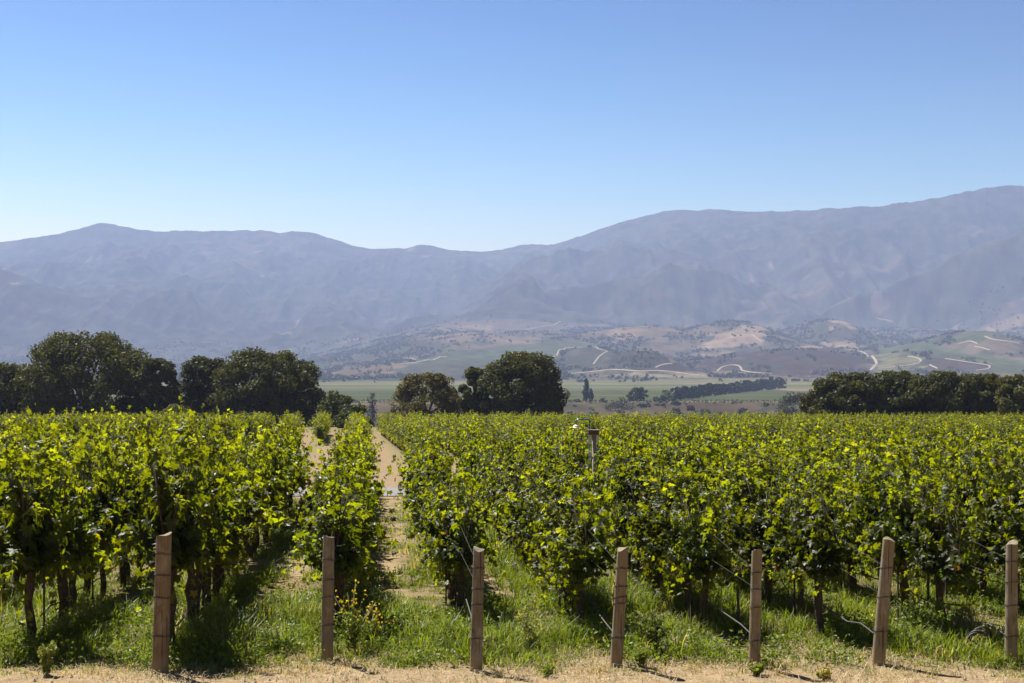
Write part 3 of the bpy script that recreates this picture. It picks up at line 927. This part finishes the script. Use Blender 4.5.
NVAR = 9
FOL = [vine_foliage(200 + i, shoots=38 + i % 4 * 4, hgt=0.95 + .06 * (i % 3)) for i in range(NVAR)]
TRK = [vine_trunk(300 + i) for i in range(6)]

POSTS = [  # base px, base py, top px, top py, width px, wood, name used in labels, first vine Y
    (160, 671, 164, 533, 17, 'wood_red', 'thick reddish post', 15.9),
    (327, 663, 329, 538, 12.5, 'wood_grey', 'grey weathered post', 17.4),
    (476, 668, 479, 546, 12.5, 'wood_grey', 'alley-side post', 18.3),
    (616, 667, 623, 549, 13, 'wood_tan', 'slightly tilted post', 17.2),
    (754, 667, 757, 553, 11.5, 'wood_tan', 'short slim post', 17.4),
    (878, 665, 889, 541, 14, 'wood_tan', 'strongly leaning post', 17.0),
    (1011, 662, 1012, 541, 13, 'wood_tan', 'coil-hung post', 17.0)]
POST_LABEL = ['thick reddish wooden end post bound with four wire bands at the vine row end',
              'grey weathered wooden post with yellow-flowered weeds at its foot',
              'straight greyish wooden post standing beside the bare dirt alley',
              'slightly tilted tan wooden post with a pale hose tied low on it',
              'short slim tan wooden post standing upright with two thin wires tied to it',
              'strongly leaning tan wooden post splitting at its top',
              'upright tan wooden post with a dark hose coil behind its foot']
def ground_y(py):
    Y = 15.0
    for _ in range(20): Y = F * (EYE + SLOPE * (Y - 15)) / (py - HOR)
    return Y
ROWS = []
for b in POSTS:
    Y = ground_y(b[1]); X = (b[0] - 512) / F * Y
    ROWS.append(dict(x0=X + ROWTAN * (Y - 15), y0=b[7], nm='the row of the ' + b[6], post=(X, Y)))
left0, right0 = ROWS[0]['x0'], ROWS[-1]['x0']
for k in range(1, 9):
    ROWS.append(dict(x0=left0 - 1.62 * k, y0=15.6 + 0.5 * (k % 2), nm='the %s row outside the thick reddish post' % ORD[k - 1], k=-k))
for k in range(1, 14):
    ROWS.append(dict(x0=right0 + 1.42 * k, y0=17.0 + .4 * (k % 2), nm='the %s row past the coil-hung post' % ORD[k - 1], k=k))
SP = 1.05
ROWS[0]['end'] = 38.0; ROWS[7]['end'] = 41.0; ROWS[2]['end'] = 35.5; ROWS[3]['end'] = 38.5
STAND_Y = 25.5                  # a stand takes the place of a vine in one row
cand = []
for ri, row in enumerate(ROWS):
    y = row['y0']; seen = 0
    while y < row.get('end', 43.0):
        x = row['x0'] - ROWTAN * (y - 15) + rng.normal() * .05
        u = x / y
        # left rows stand a little taller
        if ri in (3, 4) and STAND_Y - .9 < y < STAND_Y + .5 and abs(u - .0577) < .03: pass
        elif abs(u) < 0.376:
            cand.append((y, x, ri, seen)); seen += 1
        elif abs(u) < 0.75:
            cand.append((y + 1000, x, ri, -1))
        y += SP * rng.uniform(.93, 1.07)
cand.sort()
things = [c for c in cand if c[0] < 500][:300]
rest = [c for c in cand if c[0] < 500][300:] + [(c[0] - 1000, c[1], c[2], -1) for c in cand if c[0] > 500]
ROWROT = math.atan(ROWTAN)
src_f, src_t = [], []
for n_, (y, x, ri, seen) in enumerate(things):
    row = ROWS[ri]
    lab = '%s leafy grapevine %s %s' % (ORD[seen], 'back in' if 'post' in row else 'in view along', row['nm'])
    root = empty('grapevine', (x, y, float(gz(x, y))), ROWROT + (math.pi if rng.random() < .5 else 0))
    tag(root, lab, 'grapevine', 'grapevines of the near vineyard block')
    hs = rng.uniform(.80, 1.10) * (1.10 if row['x0'] < left0 + 1 else 1.0) * (1.04 if row.get('k', 0) < 0 else 1)
    ws = rng.uniform(.85, 1.12)
    if ri == 1: ws *= 1.05 if y < 24 else .82
    if ri in (2, 3): ws *= .86
    hs *= rng.uniform(.93, 1.08)
    root.scale = (ws, 1, hs)
    vi = int(rng.integers(0, NVAR))
    f = link('foliage', FOL[vi], root)
    t = link('trunk', TRK[int(rng.integers(0, len(TRK)))], root)
    src_f.append(f); src_t.append(t)
FSRC = [next(o for o in src_f if o.data is fm) for fm in FOL]
TSRC = [next(o for o in src_t if o.data is tm) for tm in TRK]

def scatter(name, P, rot, scl, var, sources, extra=None):
    """points instancing the given source meshes; uncountable stuff only"""
    me = bpy.data.meshes.new(name)
    me.vertices.add(len(P)); me.vertices.foreach_set('co', np.asarray(P, np.float32).ravel())
    for nm, ty, d in (('rot', 'FLOAT_VECTOR', rot), ('scl', 'FLOAT_VECTOR', scl)):
        a = me.attributes.new(nm, ty, 'POINT'); a.data.foreach_set('vector', np.asarray(d, np.float32).ravel())
    a = me.attributes.new('var', 'INT', 'POINT'); a.data.foreach_set('value', np.asarray(var, np.int32))
    a = me.attributes.new('var2', 'INT', 'POINT'); a.data.foreach_set('value', rng.integers(0, max(1, len(extra or [1])), len(P)).astype(np.int32))
    o = link(name, me)
    ng = bpy.data.node_groups.new(name + '_nodes', 'GeometryNodeTree')
    ng.interface.new_socket('Geometry', in_out='INPUT', socket_type='NodeSocketGeometry')
    ng.interface.new_socket('Geometry', in_out='OUTPUT', socket_type='NodeSocketGeometry')
    gi = ng.nodes.new('NodeGroupInput'); go = ng.nodes.new('NodeGroupOutput')
    jn = ng.nodes.new('GeometryNodeJoinGeometry')
    def attr(nm, ty):
        a = ng.nodes.new('GeometryNodeInputNamedAttribute'); a.data_type = ty; a.inputs[0].default_value = nm
        return next(s for s in a.outputs if s.enabled and s.name == 'Attribute')
    ra, sa = attr('rot', 'FLOAT_VECTOR'), attr('scl', 'FLOAT_VECTOR')
    for srcs, an in ((sources, 'var'), (extra or [], 'var2')):
        if not srcs: continue
        va = attr(an, 'INT')
        for k, s in enumerate(srcs):
            oi = ng.nodes.new('GeometryNodeObjectInfo'); oi.transform_space = 'ORIGINAL'
            oi.inputs['Object'].default_value = s; oi.inputs['As Instance'].default_value = True
            cp = ng.nodes.new('FunctionNodeCompare'); cp.data_type = 'INT'; cp.operation = 'EQUAL'
            ci = [i for i in cp.inputs if i.enabled]
            ng.links.new(va, ci[0]); ci[1].default_value = k
            ip = ng.nodes.new('GeometryNodeInstanceOnPoints')
            ng.links.new(gi.outputs[0], ip.inputs['Points']); ng.links.new(cp.outputs[0], ip.inputs['Selection'])
            ng.links.new(oi.outputs['Geometry'], ip.inputs['Instance'])
            ng.links.new(ra, ip.inputs['Rotation']); ng.links.new(sa, ip.inputs['Scale'])
            ng.links.new(ip.outputs[0], jn.inputs[0])
    ng.links.new(jn.outputs[0], go.inputs[0])
    md = o.modifiers.new('scatter', 'NODES'); md.node_group = ng
    tag(o, kind='stuff')
    return o

P, rot, scl = [], [], []
for (y, x, ri, s) in rest:
    P.append((x, y, float(gz(x, y))))
    h = rng.uniform(.95, 1.08)
    rot.append((0, 0, ROWROT + (math.pi if rng.random() < .5 else 0))); scl.append((1, 1, h))
# second block beyond the farm road
T2 = 0.118
r0 = -3.6 - 2.6 * 28
while r0 < 110:
    y = 57.0 + rng.uniform(0, 1.0)
    while y < 133:
        x = r0 - T2 * (y - 60)
        front = 60 + min(8, max(0, x + 4.2) * 1.2) if x > -5.2 else min(100, 60 + (-5.2 - x) * 4.6)
        if y > front and abs(x / y) < 0.62:
            P.append((x, y, float(H(np.array([x]), np.array([y]))[0])))
            rot.append((0, 0, math.atan(T2) + (math.pi if rng.random() < .5 else 0)))
            scl.append((1.0, 1.12, rng.uniform(.86, 1.04)))
        y += 1.2
    r0 += 2.6
scatter('distant_grapevines_foliage', P, rot, scl, rng.integers(0, NVAR, len(P)), FSRC, TSRC)

# ------------------------------------------------------------------ end posts, wires, hoses, stakes
def rings(root, zs, radf, cx):
    for z in zs:
        a0 = rng.uniform(0, 6.28); tilt = rng.normal() * .05
        pts = []
        for k in range(19):
            t = a0 + 2 * math.pi * k / 18
            rr = radf(z) + .004
            pts.append((cx(z) + math.cos(t) * rr, math.sin(t) * rr, z + tilt * math.cos(t) * rr * 2 + .003 * math.sin(3 * t)))
        geos = [tube_geo(pts, .003, 5)]
        pts2 = [(p[0], p[1], p[2] + .010 + .004 * math.sin(k)) for k, p in enumerate(pts)]
        geos.append(tube_geo(pts2, .0022, 5))
        tail = Vector(pts[3]); out = Vector((tail[0] - cx(z), tail[1], 0)).normalized()
        geos.append(tube_geo([tail, tail + out * .025 + Vector((0, 0, -.01)), tail + out * .035 + Vector((0, 0, -.03))], .003, 4))
        link('wire_band', geo_mesh('wire_band', geos), root, M['wire_dark'])
for i, (bx, by, tx, ty, w, wd, nm, y0) in enumerate(POSTS):
    X, Y = ROWS[i]['post']
    z0 = float(gz(X, Y))
    hgt = (by - ty) / F * Y
    dx = (tx - bx) / F * Y
    rad = w / F * Y / 2 * .93
    root = empty('end_post', (X, Y, z0)); tag(root, POST_LABEL[i], 'wooden post', 'end posts of the vine rows')
    r = random.Random(50 + i)
    V, Fq = [], []
    S = 20; NZ = 16
    lob = [(r.uniform(-.05, .05), r.uniform(0, 6.28)) for _ in range(4)]
    radf = lambda z, rad=rad: rad * (1.06 - .10 * z / hgt)
    cx = lambda z, dx=dx: dx * z / hgt
    for k in range(NZ + 1):
        z = -0.25 + (hgt + .25) * k / NZ
        for s in range(S):
            a = 2 * math.pi * s / S
            q = radf(z) * (1 + sum(am * math.cos((j + 2) * a + ph + z * .3) for j, (am, ph) in enumerate(lob)) * .6)
            if k == NZ: q *= .985
            zz = z + (0.012 * math.sin(a * 2 + i) + 0.02 * math.cos(a + i * 2) if k == NZ else 0)
            V.append((cx(z) + math.cos(a) * q, math.sin(a) * q, zz))
    for k in range(NZ):
        for s in range(S):
            s2 = (s + 1) % S
            Fq.append((k * S + s, k * S + s2, (k + 1) * S + s2, (k + 1) * S + s))
    top = [V[NZ * S + s] for s in range(S)]; b0 = len(V); V += top
    V.append((cx(hgt), 0, hgt + .002)); c = len(V) - 1
    for s in range(S): Fq.append((b0 + s, b0 + (s + 1) % S, c, c))
    me = geo_mesh('post_shaft', [(V, Fq)])
    link('post_shaft', me, root, M[wd])
    zs = sorted([hgt * t + r.uniform(-.015, .015) for t in ((.27, .56, .72, .86), (.29, .52, .66, .82), (.26, .55, .68, .85), (.24, .55, .60, .67, .83), (.22, .50, .66, .81), (.26, .53, .77), (.24, .50, .68, .84))[i]])
    rings(root, zs, radf, cx)
    # wires from this post into its row
    for j, (zz, nmz) in enumerate(((zs[-1], 'upper'), (zs[-2], 'lower'))):
        pts = [(X + cx(zz), Y + rad, z0 + zz)]
        target = 1.28 if j == 0 else 0.94
        Yv = ROWS[i]['y0'] - .2
        for y in [Yv] + list(np.arange(Yv + 4, 42, 4.0)):
            x = ROWS[i]['x0'] - ROWTAN * (y - 15)
            pts.append((x, y, float(H(np.array([x]), np.array([y]))[0]) + target))
        o = link('trellis_wire', geo_mesh('trellis_wire', [tube_geo(pts, .002, 5)]), None, M['wire'])
        tag(o, '%s trellis wire tied to the %s' % (nmz, nm), 'wire', 'trellis wires')

def hose(row, ystart, nm, mat, pre=None, rad=.0085):
    pts = list(pre or [])
    y = ystart
    while y < row.get('end', 43) - .5:
        x = row['x0'] - ROWTAN * (y - 15) + rng.normal() * .012
        pts.append((x + .06, y, float(gz(x, y)) + .40 + rng.normal() * .02 - .04 * abs(math.sin(y * 1.5))))
        y += .55
    o = link('drip_hose', geo_mesh('drip_hose', [tube_geo(pts, rad, 6)]), None, M[mat])
    tag(o, '%s drip hose strung low along %s' % ('pale sun-tinted' if mat == 'hose_sunlit' else 'black', nm), 'hose', 'drip hoses of the vine rows')
for i, row in enumerate(ROWS[:7]):
    X, Y = row['post']; z = float(gz(X, Y)); y0 = row['y0']
    rr = POSTS[i][4] / F * Y / 2
    pre = [(X + rr, Y + .02, z + .30), (X + rr + .03, Y + .1, z + .29), (X + rr * .3, Y + .3, z + .27), (X - .05, Y + .55, z + .33), (X - .10, (Y + y0) / 2, z + .26 + .1 * rng.random())]
    hose(row, y0 - .3, row['nm'], 'hose_sunlit' if i in (3, 4, 2, 5) else 'hose', pre)
for row in ROWS[7:10] + ROWS[15:18]:
    hose(row, row['y0'], row['nm'], 'hose')
# coil of spare hose behind the last post
X, Y = ROWS[6]['post']
pts = []
for k in range(70):
    t = k / 69 * 2 * math.pi * 3.2
    q = .09 + .03 * math.sin(t * 1.7)
    pts.append((X - .17 + math.cos(t) * q * 1.3, Y + .5 + .06 * math.sin(t * .7), float(gz(X, Y)) + .17 + math.sin(t) * q + .02 * math.cos(t * .5)))
o = link('hose_coil', geo_mesh('hose_coil', [tube_geo(pts, .011, 6)]), None, M['hose'])
tag(o, 'dark coil of spare hose hanging behind the last upright post', 'hose coil')
# stakes
for (y, x, ri, seen) in things:
    row = ROWS[ri]
    if seen < 4 and seen >= 0 and (ri < 8 or ri in (15, 16)) and y < 26:
        off = rng.choice([-1, 1]) * rng.uniform(.10, .2)
        yy = y + rng.uniform(.1, .4)
        xx = x - ROWTAN * (yy - y) + off * .35
        z = float(gz(xx, yy)); lean = rng.normal() * .02
        pts = [(xx, yy, z - .15), (xx + lean, yy, z + .8), (xx + lean * 2, yy + rng.normal() * .02, z + 1.55)]
        o = link('metal_stake', geo_mesh('metal_stake', [tube_geo(pts, .013, 6)]), None, M['stake'])
        tag(o, 'thin dark stake beside the %s grapevine in %s' % (ORD[seen], row['nm']), 'stake', 'training stakes in the vine rows')
# lone taller stakes on the bare gap by the leaning post
for px, py, hh, lab in ((928, 612, .95, 'bare tall dark stake standing in the gap past the leaning post'), (946, 602, .6, 'short dark stake in the grass beside the bare tall stake'),
                        (738, 632, .55, 'short grey stake in the grass just before the short slim post')):
    Y = ground_y(py); X = (px - 512) / F * Y; z = float(gz(X, Y))
    o = link('metal_stake', geo_mesh('metal_stake', [tube_geo([(X, Y, z - .1), (X + .005, Y, z + hh * .5), (X - .004, Y, z + hh)], .018, 6)]), None, M['stake'])
    tag(o, lab, 'stake', 'training stakes in the vine rows')

# frost-alarm / valve stand between the two blocks -------------------------------
Yd = STAND_Y
Xd = (594 - 512) / F * Yd
zd = ground_at(Xd, Yd)
root = empty('irrigation_stand', (Xd, Yd, zd)); tag(root, 'grey stand with brown box, white canisters and bent green pipe above the vine tops', 'irrigation stand')
link('post', geo_mesh('post', [tube_geo([(0, 0, -.2), (0, 0, 1.2), (.005, 0, 2.22)], [.036, .034, .032], 8)]), root, M['greypost'])
link('box', geo_mesh('box', [box_geo((-.005, .0, 2.265), (.19, .10, .075))], False), root, M['brownbox'])
link('lid', geo_mesh('lid', [box_geo((-.005, .0, 2.312), (.21, .12, .014))], False), root, M['greypost'])
for sg, l in ((-1, .15), (1, .13)):
    link('canister', geo_mesh('canister', [tube_geo([(sg * .066 - .005, 0, 2.225), (sg * .066 - .005, 0, 2.225 - l), (sg * .066 - .005, 0, 2.215 - l)], [.032, .031, .024], 12)]), root, M['white'])
link('canister', geo_mesh('canister', [tube_geo([(-.075, 0, 1.93), (-.075, 0, 1.85), (-.075, 0, 1.84)], [.03, .03, .02], 12)]), root, M['white'])
link('pipe', geo_mesh('pipe', [tube_geo([(-.078, .0, 1.8), (-.078, .0, 2.3), (-.08, 0, 2.46), (-.095, 0, 2.50), (-.13, 0, 2.508), (-.27, 0, 2.508), (-.305, 0, 2.50), (-.32, 0, 2.48), (-.32, 0, 2.40)], .012, 8)]), root, M['teal'])
dome = []
for k in range(5):
    a = k / 4 * math.pi / 2
    dome.append(((-.32, 0, 2.355 + .055 * math.sin(a)), max(.065 * math.cos(a), .006)))
link('dome', geo_mesh('dome', [tube_geo([p for p, q in dome], [q for p, q in dome], 14)]), root, M['cream'])

# ------------------------------------------------------------------ grass, straw, weeds
def blades(P, L, W, lean, colour, curve=.5, sd=0):
    """one tapered, bent blade at each point"""
    r = np.random.default_rng(sd)
    n = len(P); a = r.random(n) * 6.283
    d = np.column_stack([np.cos(a), np.sin(a), np.zeros(n)]); s = np.column_stack([-np.sin(a), np.cos(a), np.zeros(n)])
    up = np.array([0, 0, 1.0])
    L = L[:, None]; W = W[:, None]; lean = lean[:, None]
    p1 = P + up * L * .5 + d * L * lean * .3
    p2 = P + up * L * (1 - .35 * lean) + d * L * lean * .9
    V = np.stack([P - s * W, P + s * W, p1 + s * W * .8, p1 - s * W * .8, p2], 1).reshape(-1, 3)
    b = np.arange(n)[:, None] * 5
    Ft = np.concatenate([b + np.array([0, 1, 2]), b + np.array([0, 2, 3]), b + np.array([3, 2, 4])], 0)
    return V, Ft, np.repeat(colour, 5, 0)
def field(n, y0, y1, power=1.6):
    """points spread over the visible near ground, denser near the camera"""
    t = rng.random(n)
    y = y0 + (y1 - y0) * t ** power
    x = rng.uniform(-0.42, 0.42, n) * y
    return x, y
# green grass: clumps
x, y = field(26000, 14.6, 43, 1.7)
gm = green_amount(x, y)
k = rng.random(len(x)) < gm * 0.95
x, y, gm = x[k], y[k], gm[k]
nb = 13
X = np.repeat(x, nb) + rng.normal(size=len(x) * nb) * .055; Y = np.repeat(y, nb) + rng.normal(size=len(x) * nb) * .055
hgt = np.repeat(rng.uniform(.07, .25, len(x)) * (0.3 + .8 * gm) * (0.25 + 1.6 * sstep(.25, .75, fbm(x * 1.1, y * 1.1 + 20, 3))) * 0.95, nb) * rng.uniform(.5, 1.25, len(X))
tone = np.repeat(rng.random(len(x)), nb)[:, None]
dry = (np.repeat(rng.random(len(x)), nb) < 0.05)[:, None]
cg = np.array([0.074, 0.108, 0.008]) * (1 - tone) + np.array([0.165, 0.208, 0.016]) * tone
cg = np.where(dry, np.array([0.34, 0.27, 0.12]), cg) * rng.uniform(.75, 1.25, (len(X), 1))
V, Ft, col = blades(np.column_stack([X, Y, gz(X, Y) - .01]), hgt, rng.uniform(.003, .008, len(X)), rng.uniform(.2, 1.4, len(X)), cg, sd=11)
o = link('grass', np_mesh('grass', V, Ft, col), None, M['grass']); tag(o, kind='stuff')
# dry tufts creeping over the dirt strip
x, y = field(900, 14.4, 15.9, 1.0)
k = fbm(x * .9 + 60, y * 1.4, 3) > .5; x, y = x[k], y[k]
X = np.repeat(x, 14) + rng.normal(size=len(x) * 14) * .04; Y = np.repeat(y, 14) + rng.normal(size=len(x) * 14) * .04
tn = np.repeat(rng.random(len(x)), 14)[:, None]
V, Ft, col = blades(np.column_stack([X, Y, gz(X, Y) - .005]), rng.uniform(.03, .11, len(X)), rng.uniform(.002, .005, len(X)), rng.uniform(.3, 1.5, len(X)),
                    np.where(tn < .3, np.array([0.12, 0.15, 0.025]), np.array([0.33, 0.26, 0.13])) * rng.uniform(.7, 1.2, (len(X), 1)), sd=17)
o = link('dry_grass', np_mesh('dry_grass', V, Ft, col), None, M['grass']); tag(o, kind='stuff')
# broad-leaved ground weeds between the grass
x, y = field(20000, 15.0, 42, 1.6)
gm = green_amount(x, y); k = rng.random(len(x)) < gm * .8 * sstep(.42, .6, fbm(x * .7 + 30, y * .7, 3))
x, y = x[k], y[k]
hh = rng.uniform(.05, .24, len(x))
cen = np.column_stack([x, y, gz(x, y) + hh * .6])
V, Fq, col = card_cloud(cen, hh * .7, np.full(len(x), 14), .045, (0.115, 0.158, 0.015), sd=12, flat=1.0)
o = link('ground_weeds', np_mesh('ground_weeds', V, Fq, col), None, M['weed']); tag(o, kind='stuff')
# dry straw on the bare strip
x, y = field(34000, 12.5, 19, 1.0)
k = rng.random(len(x)) < 0.25 + 0.75 * sstep(.4, .6, fbm(x * 1.1, y * 1.1 + 50, 3))
x, y = x[k], y[k]
cs = np.array([0.42, 0.34, 0.2]) * rng.uniform(.6, 1.3, (len(x), 1))
V, Ft, col = blades(np.column_stack([x, y, gz(x, y) + .002]), rng.uniform(.03, .13, len(x)), rng.uniform(.002, .004, len(x)), rng.uniform(.9, 2.4, len(x)), cs, sd=13)
o = link('dry_straw', np_mesh('dry_straw', V, Ft, col), None, M['straw']); tag(o, kind='stuff')
# pebbles and clods
x, y = field(2600, 12.5, 44, 1.4)
k = rng.random(len(x)) < (1 - green_amount(x, y)) ; x, y = x[k], y[k]
s = rng.uniform(.006, .028, len(x))
oc = np.array([(1, 0, 0), (-1, 0, 0), (0, 1, 0), (0, -1, 0), (0, 0, 1), (0, 0, -1)], float)
V = (np.column_stack([x, y, gz(x, y) + s * .2])[:, None] + oc[None] * s[:, None, None] * rng.uniform(.6, 1.2, (len(x), 6, 3))).reshape(-1, 3)
of = np.array([(0, 2, 4), (2, 1, 4), (1, 3, 4), (3, 0, 4), (2, 0, 5), (1, 2, 5), (3, 1, 5), (0, 3, 5)])
Ft = (np.arange(len(x))[:, None, None] * 6 + of[None]).reshape(-1, 3)
o = link('gravel', np_mesh('gravel', V, Ft), None, M['stone']); tag(o, kind='stuff')

def weed(px, py, h, w, label, stems=9, flowers=0, colour=(0.10, 0.14, 0.035), leafy=14, lsz=.04):
    Y = ground_y(py); X = (px - 512) / F * Y
    root = empty('weed_plant', (X, Y, float(gz(X, Y)))); tag(root, label, 'weed', 'weeds growing along the dirt edge')
    geos, cen, fl = [], [], []
    for s in range(stems):
        a = rng.random() * 6.28; sp = w / 2 * math.sqrt(rng.random()); hh = h * rng.uniform(.6, 1.05)
        tip = Vector((math.cos(a) * sp, math.sin(a) * sp, hh))
        mid = tip * .5 + Vector((-math.cos(a) * sp * .15, -math.sin(a) * sp * .15, hh * .08))
        geos.append(tube_geo([(0, 0, -.02), mid, tip], [.005, .004, .002], 5))
        for k in range(leafy):
            t = rng.uniform(.1, 1) if not flowers else rng.uniform(.05, .65)
            q = mid.lerp(tip, (t - .5) * 2) if t > .5 else Vector((0, 0, 0)).lerp(mid, t * 2)
            cen.append(tuple(q))
        for k in range(flowers):
            q = mid.lerp(tip, rng.uniform(.4, 1)) + Vector(rng.normal(size=3) * .02)
            fl.append(tuple(q))
    link('stem', geo_mesh('stem', geos), root, plainstem)
    V, Fq, col = card_cloud(cen, np.full(len(cen), .035), np.full(len(cen), 3), lsz, np.array(colour) * np.array([1.6, 1.4, .8]), sd=int(px), flat=1)
    if fl:
        V2, F2, c2 = card_cloud(fl, np.full(len(fl), .009), np.full(len(fl), 6), .018, (0.55, 0.42, 0.02), sd=int(px) + 1, flat=1)
        F2 = F2 + len(V); V = np.concatenate([V, V2]); Fq = np.concatenate([Fq, F2]); col = np.concatenate([col, c2])
    link('leaves', np_mesh('leaves', V, Fq, col), root, M['weed'])
plainstem = plain('weed_stem', (0.14, 0.17, 0.06), .7)
weed(352, 655, .78, .75, 'tall straggly weed with yellow flowers beside the grey weathered post', 16, 5)
weed(372, 650, .42, .6, 'low bushy weed with yellow flowers next to the straggly weed', 14, 4, leafy=18)
weed(47, 677, .34, .26, 'stubby grey-green weed on the dirt near the picture corner', 9, 0, (0.10, 0.13, 0.055), 22)
weed(88, 642, .6, .6, 'tall pale green weed near the dirt edge before the reddish post', 14, 0, (0.11, 0.15, 0.06), 26)
weed(66, 650, .45, .4, 'pale green weed in front of the first outer row of vines', 10, 0, (0.11, 0.15, 0.06), 22)
weed(651, 655, .42, .5, 'dark bushy weed beside the slightly tilted post', 16, 0, (0.06, 0.085, 0.03), 30)
weed(640, 668, .2, .25, 'small weed on the dirt by the slightly tilted post', 8, 0)
weed(549, 674, .12, .14, 'tiny green tuft alone on the dirt between two posts', 8, 0)
weed(945, 640, .5, .55, 'leafy weed between the leaning post and the last post', 16, 0, (0.09, 0.13, 0.045), 26)
weed(920, 636, .42, .6, 'spreading weed just behind the shade of the leaning post', 14, 0, (0.08, 0.12, 0.04), 24)
weed(988, 652, .34, .2, 'upright silvery weed beside the coil-hung post', 9, 0, (0.16, 0.19, 0.10), 18)
weed(757, 676, .10, .2, 'tiny weed on the dirt before the short slim post', 7, 0)
weed(826, 678, .10, .2, 'tiny dry weed on the dirt before the leaning post', 7, 0, (0.16, 0.15, 0.05))
weed(225, 635, .5, .6, 'arching pale weed in the shade behind the reddish post', 12, 0, (0.12, 0.16, 0.06), 20)
weed(532, 652, .42, .4, 'seeding weed in the grass between the alley-side and tilted posts', 12, 0, (0.14, 0.16, 0.06), 14, .035)
# white scrap in the alley
Y = ground_y(567); X = (510 - 512) / F * Y
r = np.random.default_rng(4)
gxs, gys = np.meshgrid(np.linspace(-.13, .13, 9), np.linspace(-.1, .1, 8))
gzs = .03 + .05 * fbm(gxs * 14 + 3, gys * 14 + 1, 3)
o = grid_obj('plastic_scrap', gxs, gys, gzs, np.ones(gxs.shape + (3,)) * .8, M['white'])
o.location = (X, Y, float(gz(X, Y))); tag(o, 'crumpled white plastic scrap lying on bare soil behind the alley-side post', 'litter')
